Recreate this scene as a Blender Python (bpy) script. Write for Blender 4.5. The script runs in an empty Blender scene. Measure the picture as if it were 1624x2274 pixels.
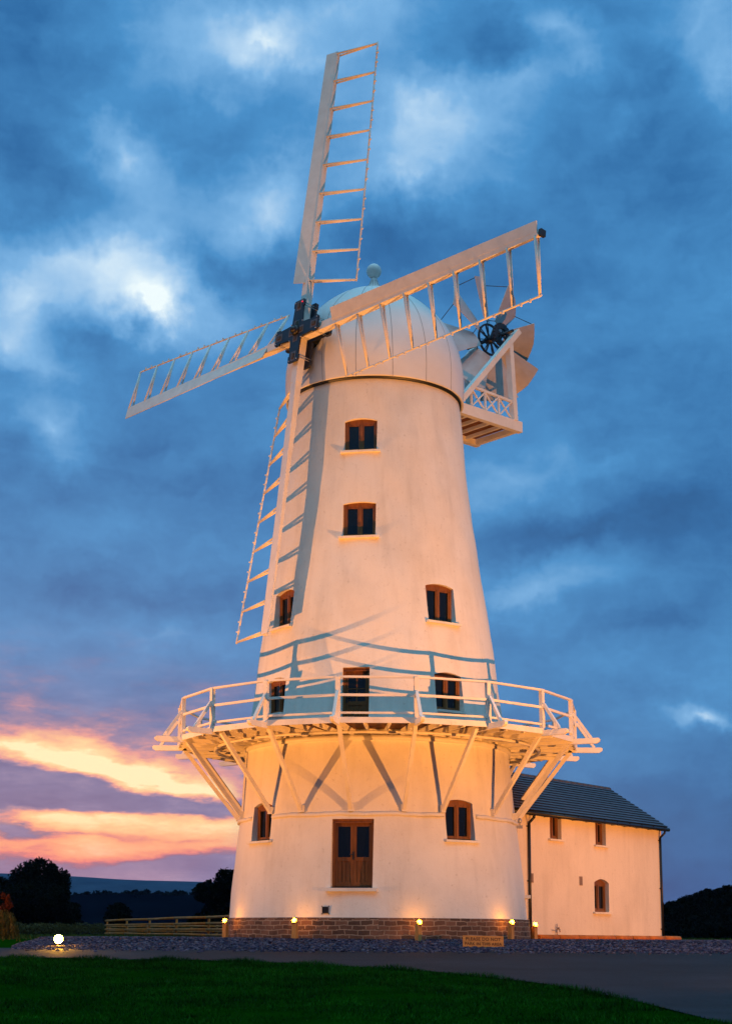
import bpy, bmesh, math, random
import numpy as np
from mathutils import Vector, Matrix

random.seed(7)
rng = np.random.default_rng(7)
scn = bpy.context.scene
COL = scn.collection
R = math.radians

# ------------------------------------------------------------------ camera
# photo space: 1624 x 2273; origin of the world is the eye level above the mill's foot
FOC, PPY, PITCH, YAW, ROLL, LEAN = 3320.8, 1424.6, R(11), .0082, -.0063, -.0115
CAMP = Vector((0, -50, 0))
_cp, _sp, _cy, _sy = math.cos(PITCH), math.sin(PITCH), math.cos(YAW), math.sin(YAW)
_fw = Vector((-_sy * _cp, _cy * _cp, _sp)); _rt = Vector((_cy, _sy, 0)); _up = _rt.cross(_fw)
_r = _rt * math.cos(ROLL) - _up * math.sin(ROLL)
_u = _up * math.cos(ROLL) + _rt * math.sin(ROLL)
cam_d = bpy.data.cameras.new('camera'); cam = bpy.data.objects.new('camera', cam_d); COL.objects.link(cam)
cam_d.sensor_fit = 'VERTICAL'; cam_d.sensor_height = 36; cam_d.lens = 36 * FOC / 2273
cam_d.shift_y = (PPY - 1136.5) / 2273; cam_d.clip_start = .1; cam_d.clip_end = 12000
cam.matrix_world = Matrix(((_r.x, _u.x, -_fw.x, CAMP.x), (_r.y, _u.y, -_fw.y, CAMP.y), (_r.z, _u.z, -_fw.z, CAMP.z), (0, 0, 0, 1)))
scn.camera = cam

def ray(x, y):
    d = _r * ((x - 812) / FOC) - _u * ((y - PPY) / FOC) + _fw
    return d.normalized()
def at(x, y, Y):
    d = ray(x, y); return CAMP + d * ((Y - CAMP.y) / d.y)

def lin(r, g, b):
    f = lambda c: (c / 255 / 12.92) if c <= 10 else ((c / 255 + .055) / 1.055) ** 2.4
    return (f(r), f(g), f(b), 1)

# ------------------------------------------------------------------ render settings
scn.view_settings.view_transform = 'Standard'; scn.view_settings.look = 'None'
scn.view_settings.exposure = 0; scn.view_settings.gamma = 1
scn.render.engine = 'CYCLES'
scn.cycles.use_denoising = True
scn.cycles.max_bounces = 6; scn.cycles.diffuse_bounces = 3; scn.cycles.glossy_bounces = 3
scn.cycles.volume_bounces = 0
scn.cycles.sample_clamp_indirect = 4

# ------------------------------------------------------------------ world: dusk sky with clouds
W = bpy.data.worlds.new('World'); scn.world = W; W.use_nodes = True
nt = W.node_tree; nt.nodes.clear(); N = nt.nodes; Lk = nt.links
def nd(t, **k):
    n = N.new(t)
    for a, b in k.items(): setattr(n, a, b)
    return n
def setin(n, i, v):
    if hasattr(v, 'is_output') or isinstance(v, bpy.types.NodeSocket): Lk.new(v, n.inputs[i])
    else: n.inputs[i].default_value = v
def mth(op, a, b=None, c=None, clamp=False):
    n = nd('ShaderNodeMath', operation=op); n.use_clamp = clamp
    setin(n, 0, a)
    if b is not None: setin(n, 1, b)
    if c is not None: setin(n, 2, c)
    return n.outputs[0]
def vmath(op, a, b=None, scale=None):
    n = nd('ShaderNodeVectorMath', operation=op); setin(n, 0, a)
    if b is not None: setin(n, 1, b)
    if scale is not None: setin(n, 3, scale)
    return n.outputs[0]
def mixc(f, a, b, mode='MIX'):
    n = nd('ShaderNodeMix', data_type='RGBA', blend_type=mode)
    setin(n, 0, f); setin(n, 6, a); setin(n, 7, b); return n.outputs[2]
def ramp(v, stops, interp='LINEAR'):
    n = nd('ShaderNodeValToRGB'); cr = n.color_ramp; cr.interpolation = interp
    while len(cr.elements) < len(stops): cr.elements.new(.5)
    for e, (p, c) in zip(cr.elements, stops): e.position = p; e.color = c
    setin(n, 0, v); return n.outputs[0]
def noise(vec, scale, detail=4, rough=.55, dist=0.):
    n = nd('ShaderNodeTexNoise'); setin(n, 'Vector', vec); n.inputs['Scale'].default_value = scale
    n.inputs['Detail'].default_value = detail; n.inputs['Roughness'].default_value = rough; n.inputs['Distortion'].default_value = dist
    return n
tc = nd('ShaderNodeTexCoord'); DIR = tc.outputs['Generated']
sx = nd('ShaderNodeSeparateXYZ'); Lk.new(DIR, sx.inputs[0])
az = mth('ARCTAN2', sx.outputs[0], sx.outputs[1]); el = mth('ARCSINE', sx.outputs[2])
cb = nd('ShaderNodeCombineXYZ'); Lk.new(az, cb.inputs[0]); Lk.new(el, cb.inputs[1]); CH = cb.outputs[0]
n1 = noise(CH, 7, 5, .6); n2 = noise(CH, 30, 5, .6)
w1 = vmath('SCALE', vmath('SUBTRACT', n1.outputs['Color'], (.5, .5, .5)), scale=.075)
w2 = vmath('SCALE', vmath('SUBTRACT', n2.outputs['Color'], (.5, .5, .5)), scale=.035)
WCH = vmath('ADD', vmath('ADD', CH, w1), w2)
# low warm clouds: less warp, drawn out sideways
st = nd('ShaderNodeMapping'); st.inputs['Scale'].default_value = (1, 3.2, 1); Lk.new(CH, st.inputs['Vector'])
n3 = noise(st.outputs[0], 16, 6, .62)
w3 = vmath('MULTIPLY', vmath('SUBTRACT', n3.outputs['Color'], (.5, .5, .5)), (.07, .022, 0))
WLO = vmath('ADD', CH, w3)
def lobe(prev, vec, x, y, rx, ry, rot, amp):
    d = ray(x, y); a = math.atan2(d.x, d.y); e = math.asin(d.z)
    m = nd('ShaderNodeMapping', vector_type='TEXTURE'); Lk.new(vec, m.inputs['Vector'])
    m.inputs['Location'].default_value = (a, e, 0); m.inputs['Rotation'].default_value = (0, 0, R(rot))
    m.inputs['Scale'].default_value = (rx / FOC, ry / FOC, 1)
    g = nd('ShaderNodeTexGradient', gradient_type='QUADRATIC_SPHERE'); Lk.new(m.outputs[0], g.inputs[0])
    return mth('MULTIPLY_ADD', g.outputs['Fac'], amp, prev)
BLUE = [
 (350, 685, 270, 170, 0, .75), (352, 690, 100, 85, 0, .55), (180, 560, 560, 170, -8, .62), (330, 540, 420, 210, 25, .38),
 (60, 640, 300, 170, -20, .46), (15, 745, 280, 230, -30, .62), (110, 820, 220, 170, 0, .22), (110, 945, 180, 90, 0, .48),
 (150, 1005, 180, 60, 0, .22), (300, 345, 170, 150, -50, .5), (245, 300, 150, 100, 0, .18), (570, 455, 200, 190, 20, .48),
 (640, 390, 300, 300, 40, .22), (605, 100, 230, 80, -15, .55), (480, 60, 460, 180, -10, .36), (720, 60, 500, 260, 0, .28),
 (840, 30, 420, 160, 0, .2), (930, 275, 380, 230, -20, .42), (1010, 310, 300, 230, 0, .24), (890, 390, 240, 150, 0, .42),
 (770, 430, 260, 150, 0, .15), (1150, 180, 420, 110, 15, .32), (1230, 60, 380, 110, -25, .34), (1560, 40, 360, 220, 30, .36),
 (1620, 170, 220, 260, 0, .34), (1400, 230, 300, 90, 30, .14), (380, 120, 420, 300, 0, .16),
 (1050, 130, 440, 200, 0, -.34), (60, 90, 560, 420, 0, -.3), (1480, 130, 260, 160, 30, -.32), (1560, 330, 460, 460, 0, -.22),
 (540, 575, 360, 110, 0, -.36), (240, 745, 300, 110, -15, -.36), (150, 420, 400, 240, 0, -.16), (860, 530, 460, 190, 0, -.3),
 (520, 270, 330, 230, 0, -.12), (30, 830, 170, 90, 0, -.2), (20, 560, 200, 80, 0, -.16),
 (1130, 1065, 420, 190, -10, .34), (1180, 1290, 460, 130, 0, .34), (1270, 1175, 640, 130, 5, -.3), (1520, 1090, 480, 170, 0, -.16),
 (1350, 1010, 300, 60, 10, .1), (1260, 620, 420, 220, 0, -.1), (1500, 640, 500, 160, 0, .08), (1450, 900, 460, 220, 0, .08),
 (250, 1350, 1100, 130, 0, -.16), (330, 1440, 1000, 100, 0, .16), (480, 1050, 700, 260, 0, -.1), (250, 1200, 700, 160, 0, .08),
 (1350, 1400, 700, 120, 0, -.1), (1400, 1500, 700, 140, 0, .08), (1500, 1420, 500, 90, 0, .06), (1545, 1615, 130, 40, -5, .62), (1500, 1590, 120, 40, 0, .22),
 (1550, 1950, 1200, 560, 0, -.32), (400, 1000, 260, 80, 0, .06), (460, 760, 300, 90, 10, .1), (560, 690, 240, 120, 0, .12),
]
WARM = [
 (250, 1800, 1100, 240, 0, .22), (300, 1740, 700, 130, -6, .2),
 (330, 1738, 500, 80, -9, .80), (40, 1668, 380, 52, -9, .66), (230, 1704, 420, 54, -9, .58), (480, 1765, 240, 60, -6, .55), (640, 1700, 360, 90, 0, .4),
 (250, 1812, 1300, 76, 0, .70), (320, 1866, 1100, 100, 0, .5), (60, 1872, 560, 60, 0, .22), (230, 1890, 420, 54, 3, .34),
 (600, 1860, 500, 90, 4, .42), (40, 1700, 640, 50, -8, .16), (150, 1640, 700, 70, -5, .22), (500, 1630, 600, 70, -5, .18),
 (90, 1738, 560, 76, -7, -1.5), (10, 1752, 360, 76, 0, -.8), (300, 1788, 660, 36, -2, -1.0), (470, 1784, 430, 58, 3, -1.2), (370, 1722, 120, 34, 0, -.9), (250, 1757, 160, 22, 0, -.5),
 (520, 1752, 300, 70, 0, -.5), (36, 1838, 150, 60, -20, -1.1), (160, 1858, 460, 20, -2, -.6), (400, 1856, 330, 18, 1, -.5),
 (470, 1908, 700, 80, 6, -.8), (300, 1950, 1400, 90, 0, -.5), (90, 1905, 300, 40, 0, -.3),
]
wisp = nd('ShaderNodeMapping'); wisp.inputs['Scale'].default_value = (1, 1.7, 1); wisp.inputs['Rotation'].default_value = (0, 0, R(18)); Lk.new(WCH, wisp.inputs['Vector'])
c = mth('MULTIPLY_ADD', mth('SUBTRACT', noise(CH, 5, 6, .6, .4).outputs['Fac'], .5), .34, .34)
c = mth('MULTIPLY_ADD', mth('SUBTRACT', noise(wisp.outputs[0], 17, 8, .58, .1).outputs['Fac'], .5), .27, c)
c = mth('MULTIPLY_ADD', mth('SUBTRACT', noise(st.outputs[0], 9, 7, .6, .3).outputs['Fac'], .5), .22, c)
c = mth('ADD', c, ramp(el, [(0, (-.16, -.16, -.16, 1)), (.16, (-.10, -.10, -.10, 1)), (.34, (-.03, -.03, -.03, 1)), (.55, (.03, .03, .03, 1))]))
for L in BLUE: c = lobe(c, WCH, *L[:5], L[5] * (.66 if L[5] > 0 else .62))
sky_blue = ramp(c, [(0, lin(18, 70, 122)), (.22, lin(42, 106, 164)), (.42, lin(70, 142, 200)), (.62, lin(122, 178, 226)), (.82, lin(184, 216, 243)), (1, lin(240, 253, 255))])
# violet lower sky on the sunset side
v = lobe(0., CH, 120, 1810, 1050, 480, 0, 2.4)
v = mth('MINIMUM', v, 1.)
vio = ramp(n3.outputs['Fac'], [(.3, lin(74, 90, 144)), (.5, lin(102, 111, 160)), (.7, lin(142, 136, 174))])
colr = mixc(v, sky_blue, vio)
wv0 = mth('MULTIPLY_ADD', mth('SUBTRACT', noise(st.outputs[0], 8, 7, .6, .6).outputs['Fac'], .5), .9, 0.)
wv = mth('MULTIPLY_ADD', mth('SUBTRACT', noise(st.outputs[0], 22, 6, .62).outputs['Fac'], .5), 1.05, mth('ADD', wv0, .12))
for L in WARM: wv = lobe(wv, WLO, *L[:5], L[5] * (1.05 if L[5] > 0 else .72))
warm = ramp(wv, [(.10, lin(102, 109, 157)), (.30, lin(152, 130, 162)), (.46, lin(226, 152, 150)), (.64, lin(248, 190, 148)), (.86, lin(252, 216, 162)), (1, lin(255, 240, 190))])
tint = ramp(el, [(.044, (1, .58, .66, 1)), (.058, (1, .72, .70, 1)), (.070, (1, .92, .86, 1)), (.082, (1, 1, 1, 1))])
warm = mixc(1., warm, tint, 'MULTIPLY')
wf = mth('SUBTRACT', wv, .08); wf = mth('MULTIPLY', wf, 5., clamp=True)
colr = mixc(mth('MULTIPLY', wf, v), colr, warm)
# unseen rear sky: dim low down, brightened towards the zenith as added fill light
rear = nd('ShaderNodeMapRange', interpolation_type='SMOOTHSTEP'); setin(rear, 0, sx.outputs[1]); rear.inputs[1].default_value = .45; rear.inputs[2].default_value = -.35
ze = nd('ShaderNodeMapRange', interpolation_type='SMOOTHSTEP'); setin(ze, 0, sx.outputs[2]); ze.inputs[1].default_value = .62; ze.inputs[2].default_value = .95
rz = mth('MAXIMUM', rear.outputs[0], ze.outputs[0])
rear_fill_sky = ramp(sx.outputs[2], [(0, (.015, .04, .10, 1)), (.28, (.04, .11, .22, 1)), (.5, (.13, .33, .54, 1)), (.75, (.46, .98, 1.30, 1)), (1, (.60, 1.24, 1.62, 1))])
colr = mixc(rz, colr, rear_fill_sky)
# below the horizon: dark earth
dn = nd('ShaderNodeMapRange'); setin(dn, 0, sx.outputs[2]); dn.inputs[1].default_value = -.01; dn.inputs[2].default_value = -.03
colr = mixc(dn.outputs[0], colr, (.01, .012, .012, 1))
SUN_EL, SUN_AZ = R(1.0), R(-13)      # the sun is just setting behind the mill, to the left
sky = nd('ShaderNodeTexSky', sky_type='NISHITA'); sky.sun_disc = False; sky.sun_elevation = SUN_EL; sky.sun_rotation = SUN_AZ
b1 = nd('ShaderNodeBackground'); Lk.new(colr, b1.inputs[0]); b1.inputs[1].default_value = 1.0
b2 = nd('ShaderNodeBackground'); Lk.new(sky.outputs[0], b2.inputs[0]); b2.inputs[1].default_value = .012
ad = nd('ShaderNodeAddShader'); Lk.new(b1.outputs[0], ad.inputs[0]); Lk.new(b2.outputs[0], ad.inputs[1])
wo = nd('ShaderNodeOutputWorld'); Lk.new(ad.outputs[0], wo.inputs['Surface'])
W.cycles.sampling_method = 'MANUAL'; W.cycles.sample_map_resolution = 512

sd = bpy.data.lights.new('sun', 'SUN'); so = bpy.data.objects.new('sun', sd); COL.objects.link(so)
sd.energy = .04; sd.angle = R(3); sd.color = (1, .62, .42)
so.rotation_euler = Vector((math.sin(SUN_AZ) * math.cos(SUN_EL), math.cos(SUN_AZ) * math.cos(SUN_EL), math.sin(SUN_EL))).to_track_quat('Z', 'Y').to_euler()

# floodlights (found from the two shadows every gallery brace throws): position, aim, watts
FLOODS = [dict(p=(-16.1, -9.7, -.2), a=(-.5, 0, 25), w=16500, size=118), dict(p=(13.0, -18.3, -.2), a=(.3, 0, 27), w=26500, size=112)]
FLOOD_COL = (1, .345, .06)
STAR_W, GLOBE_E = 60, 110

# ------------------------------------------------------------------ materials
def mat(name, col, rough=.6, spec=.4, metal=0., var=.0, vscale=6., bump=0., bscale=40., emit=None, estr=0., coord='Object', stretch=None):
    m = bpy.data.materials.new(name); m.use_nodes = True; t = m.node_tree; b = t.nodes['Principled BSDF']
    b.inputs['Base Color'].default_value = (*col, 1); b.inputs['Roughness'].default_value = rough
    b.inputs['Specular IOR Level'].default_value = spec; b.inputs['Metallic'].default_value = metal
    if emit: b.inputs['Emission Color'].default_value = (*emit, 1); b.inputs['Emission Strength'].default_value = estr
    tcn = t.nodes.new('ShaderNodeTexCoord'); vec = tcn.outputs[coord]
    if stretch:
        mp = t.nodes.new('ShaderNodeMapping'); mp.inputs['Scale'].default_value = stretch; t.links.new(vec, mp.inputs[0]); vec = mp.outputs[0]
    if var:
        n = t.nodes.new('ShaderNodeTexNoise'); n.inputs['Scale'].default_value = vscale; n.inputs['Detail'].default_value = 6; n.inputs['Roughness'].default_value = .6
        t.links.new(vec, n.inputs['Vector'])
        r = t.nodes.new('ShaderNodeValToRGB'); r.color_ramp.elements[0].position = .3; r.color_ramp.elements[1].position = .72
        r.color_ramp.elements[0].color = (*[x * (1 - var) for x in col], 1); r.color_ramp.elements[1].color = (*[min(1, x * (1 + var * .6)) for x in col], 1)
        t.links.new(n.outputs['Fac'], r.inputs[0]); t.links.new(r.outputs[0], b.inputs['Base Color'])
    if bump:
        n = t.nodes.new('ShaderNodeTexNoise'); n.inputs['Scale'].default_value = bscale; n.inputs['Detail'].default_value = 5
        t.links.new(vec, n.inputs['Vector'])
        bp = t.nodes.new('ShaderNodeBump'); bp.inputs['Strength'].default_value = bump; bp.inputs['Distance'].default_value = .02
        t.links.new(n.outputs['Fac'], bp.inputs['Height']); t.links.new(bp.outputs[0], b.inputs['Normal'])
    return m

def render_wall(name, col):
    """lime render: patchy, with faint rain streaks and fine grain"""
    m = mat(name, col, .85, .2); t = m.node_tree; b = t.nodes['Principled BSDF']
    tcn = t.nodes.new('ShaderNodeTexCoord'); o = tcn.outputs['Object']
    def nz(sc, det, stretch=None, ro=.6):
        v = o
        if stretch:
            mp = t.nodes.new('ShaderNodeMapping'); mp.inputs['Scale'].default_value = stretch; t.links.new(o, mp.inputs[0]); v = mp.outputs[0]
        n = t.nodes.new('ShaderNodeTexNoise'); n.inputs['Scale'].default_value = sc; n.inputs['Detail'].default_value = det; n.inputs['Roughness'].default_value = ro
        t.links.new(v, n.inputs['Vector']); return n.outputs['Fac']
    def mul(a, bcol, fac, lo, hi):
        r = t.nodes.new('ShaderNodeMapRange'); t.links.new(fac, r.inputs[0]); r.inputs[1].default_value = lo; r.inputs[2].default_value = hi
        mx = t.nodes.new('ShaderNodeMix'); mx.data_type = 'RGBA'; mx.blend_type = 'MULTIPLY'; t.links.new(r.outputs[0], mx.inputs[0])
        if isinstance(a, tuple): mx.inputs[6].default_value = a
        else: t.links.new(a, mx.inputs[6])
        mx.inputs[7].default_value = bcol; return mx.outputs[2]
    cc = mul((*col, 1), (.88, .875, .87, 1), nz(.55, 6), .46, .72)
    cc = mul(cc, (.86, .86, .86, 1), nz(1.6, 6, (1, 1, .16)), .50, .78)
    cc = mul(cc, (.72, .70, .66, 1), nz(9, 7), .60, .80)
    cc = mul(cc, (.92, .915, .90, 1), nz(3.4, 6, (1, 1, .10)), .52, .78)
    cc = mul(cc, (.55, .52, .48, 1), nz(38, 2), .735, .79)
    t.links.new(cc, b.inputs['Base Color'])
    bp = t.nodes.new('ShaderNodeBump'); bp.inputs['Strength'].default_value = .35; bp.inputs['Distance'].default_value = .03
    t.links.new(nz(14, 8, None, .65), bp.inputs['Height']); t.links.new(bp.outputs[0], b.inputs['Normal'])
    return m

def brick_mat(name, c1, c2, mortar, bw, bh, ms, rough=.9, bump=.6, squash=1., warp=.02, offset=.5, spec=.2, wave=0.):
    m = mat(name, c1[:3], rough, spec); t = m.node_tree; b = t.nodes['Principled BSDF']
    tcn = t.nodes.new('ShaderNodeTexCoord'); uv = tcn.outputs['UV']
    n = t.nodes.new('ShaderNodeTexNoise'); n.inputs['Scale'].default_value = 2.2; n.inputs['Detail'].default_value = 4; t.links.new(uv, n.inputs['Vector'])
    s = t.nodes.new('ShaderNodeVectorMath'); s.operation = 'SCALE'; s.inputs[3].default_value = warp; t.links.new(n.outputs['Color'], s.inputs[0])
    a = t.nodes.new('ShaderNodeVectorMath'); a.operation = 'ADD'; t.links.new(uv, a.inputs[0]); t.links.new(s.outputs[0], a.inputs[1])
    br = t.nodes.new('ShaderNodeTexBrick'); t.links.new(a.outputs[0], br.inputs['Vector'])
    br.inputs['Scale'].default_value = 1; br.inputs['Brick Width'].default_value = bw; br.inputs['Row Height'].default_value = bh
    br.inputs['Mortar Size'].default_value = ms; br.inputs['Mortar Smooth'].default_value = .3; br.offset = offset; br.squash = squash
    br.inputs['Color1'].default_value = (*c1, 1); br.inputs['Color2'].default_value = (*c2, 1); br.inputs['Mortar'].default_value = (*mortar, 1)
    n2 = t.nodes.new('ShaderNodeTexNoise'); n2.inputs['Scale'].default_value = 1.3; n2.inputs['Detail'].default_value = 8; n2.inputs['Roughness'].default_value = .7; t.links.new(uv, n2.inputs['Vector'])
    r2 = t.nodes.new('ShaderNodeValToRGB'); r2.color_ramp.elements[0].position = .3; r2.color_ramp.elements[0].color = (.5, .5, .52, 1); r2.color_ramp.elements[1].position = .7; r2.color_ramp.elements[1].color = (1.15, 1.1, 1.05, 1)
    t.links.new(n2.outputs['Fac'], r2.inputs[0])
    mx = t.nodes.new('ShaderNodeMix'); mx.data_type = 'RGBA'; mx.blend_type = 'MULTIPLY'; mx.inputs[0].default_value = 1
    t.links.new(br.outputs['Color'], mx.inputs[6]); t.links.new(r2.outputs[0], mx.inputs[7]); t.links.new(mx.outputs[2], b.inputs['Base Color'])
    hsum = t.nodes.new('ShaderNodeMath'); hsum.operation = 'MULTIPLY_ADD'; hsum.inputs[1].default_value = -1.; 
    n3_ = t.nodes.new('ShaderNodeTexNoise'); n3_.inputs['Scale'].default_value = 14; n3_.inputs['Detail'].default_value = 6; t.links.new(uv, n3_.inputs['Vector'])
    hm = t.nodes.new('ShaderNodeMath'); hm.operation = 'MULTIPLY'; hm.inputs[1].default_value = .6; t.links.new(n3_.outputs['Fac'], hm.inputs[0])
    t.links.new(br.outputs['Fac'], hsum.inputs[0]); t.links.new(hm.outputs[0], hsum.inputs[2])
    bp = t.nodes.new('ShaderNodeBump'); bp.inputs['Strength'].default_value = bump; bp.inputs['Distance'].default_value = .03
    t.links.new(hsum.outputs[0], bp.inputs['Height']); t.links.new(bp.outputs[0], b.inputs['Normal'])
    return m

M_WALL = render_wall('lime_render', (.79, .77, .72))
M_HOUSE = render_wall('house_render', (.77, .67, .56))
M_WHITE = mat('white_painted_timber', (.77, .75, .71), .5, .4, var=.12, vscale=2.2, bump=.15, bscale=18)
M_VANE = mat('galvanised_vane', (.50, .49, .50), .5, .5, .2, var=.15, vscale=2)
M_CAP = mat('white_cap_cladding', (.74, .75, .75), .42, .5, var=.08, vscale=.9, bump=.05, bscale=3)
M_SEAM = mat('seam_sealant', (.30, .30, .31), .7)
M_IRON = mat('black_iron', (.012, .016, .030), .45, .5, var=.3, bump=.1)
M_STEEL = mat('dull_steel', (.45, .45, .46), .4, .5, .6)
M_BRASS = mat('oiled_wedge_timber', (.075, .045, .02), .6)
M_OAK = mat('oak', (.20, .078, .021), .5, .4, var=.4, vscale=3, bump=.2, bscale=8, stretch=(6, 6, .8))
M_OAKD = mat('oak_board', (.16, .062, .018), .6, .3, var=.4, vscale=3, bump=.2, bscale=8, stretch=(6, 6, .8))
M_GLASS = mat('dark_window_glass', (.004, .006, .012), .03, .75)
M_STONE = brick_mat('coursed_sandstone', (.23, .125, .085), (.10, .058, .042), (.36, .27, .20), .38, .142, .016, warp=.15, offset=.37)
M_SLATE = brick_mat('welsh_slate', (.078, .070, .098), (.036, .034, .052), (.004, .004, .006), .30, .20, .034, rough=.42, bump=.5, warp=.006, spec=.6)
M_RIDGE = mat('ridge_tile', (.07, .055, .06), .6, var=.3)
M_BLACKP = mat('black_plastic_gutter', (.012, .010, .010), .4, .5)
M_DECK = mat('deck_board', (.17, .075, .035), .7, .2, var=.4, vscale=4, bump=.3, bscale=10)
M_DECKTOP = mat('lead_flashing', (.38, .42, .44), .6, var=.2)
M_POST = mat('softwood_post', (.56, .26, .07), .65, var=.35, vscale=5, bump=.2, bscale=20, stretch=(4, 4, .6))
M_FENCE = mat('weathered_round_rail', (.50, .15, .028), .8, .2, var=.4, vscale=3, bump=.3, bscale=14)
M_SIGN = mat('raw_plank', (.62, .22, .035), .6, var=.35, vscale=3, bump=.2, bscale=10, stretch=(.7, 5, 5))
M_LETTER = mat('burnt_lettering', (.11, .035, .010), .9)
M_GLOBE = mat('lamp_globe', (.9, .8, .6), .3, emit=(1, .32, .006), estr=GLOBE_E)
M_FLENS = mat('flood_lens', (.9, .85, .7), .2, emit=(1, .44, .03), estr=520)
M_FLENS2 = mat('flood_lens_lit', (.9, .85, .7), .2, emit=(1, .5, .15), estr=40)
M_LED = mat('red_indicator', (.3, .01, .01), .4, emit=(1, .02, .05), estr=1.2)
M_BARK = mat('bark', (.035, .026, .018), .9, var=.4, bump=.5)
M_TERRA = mat('vent_cover', (.34, .24, .20), .8)

def foliage_mat(name, a, b_):
    m = bpy.data.materials.new(name); m.use_nodes = True; t = m.node_tree; b = t.nodes['Principled BSDF']
    b.inputs['Roughness'].default_value = .8; b.inputs['Specular IOR Level'].default_value = .04
    g = t.nodes.new('ShaderNodeNewGeometry'); r = t.nodes.new('ShaderNodeValToRGB')
    r.color_ramp.elements[0].color = (*a, 1); r.color_ramp.elements[1].color = (*b_, 1)
    t.links.new(g.outputs['Random Per Island'], r.inputs[0]); t.links.new(r.outputs[0], b.inputs['Base Color']); return m
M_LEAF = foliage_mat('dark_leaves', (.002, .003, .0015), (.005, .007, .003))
M_LEAFB = foliage_mat('weeping_leaves', (.07, .045, .010), (.14, .10, .025))
M_LEAFR = foliage_mat('bronze_leaves', (.04, .010, .006), (.08, .022, .008))
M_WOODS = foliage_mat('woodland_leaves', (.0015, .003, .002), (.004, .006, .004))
M_HEDGE = foliage_mat('hedge_leaves', (.05, .045, .018), (.09, .08, .03))
M_GRASS = foliage_mat('grass_blades', (.002, .030, .0012), (.008, .062, .003))
_t = M_GRASS.node_tree; _b = _t.nodes['Principled BSDF']; _src = _b.inputs['Base Color'].links[0].from_socket
_tc = _t.nodes.new('ShaderNodeTexCoord'); _n = _t.nodes.new('ShaderNodeTexNoise'); _n.inputs['Scale'].default_value = .55; _n.inputs['Detail'].default_value = 7; _n.inputs['Roughness'].default_value = .68; _t.links.new(_tc.outputs['Object'], _n.inputs['Vector'])
_rp = _t.nodes.new('ShaderNodeValToRGB'); _rp.color_ramp.elements[0].position = .34; _rp.color_ramp.elements[0].color = (.35, .35, .4, 1); _rp.color_ramp.elements[1].position = .66; _rp.color_ramp.elements[1].color = (2.3, 1.9, 1.7, 1); _t.links.new(_n.outputs['Fac'], _rp.inputs[0])
_mx = _t.nodes.new('ShaderNodeMix'); _mx.data_type = 'RGBA'; _mx.blend_type = 'MULTIPLY'; _mx.inputs[0].default_value = 1; _t.links.new(_src, _mx.inputs[6]); _t.links.new(_rp.outputs[0], _mx.inputs[7]); _t.links.new(_mx.outputs[2], _b.inputs['Base Color'])

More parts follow.
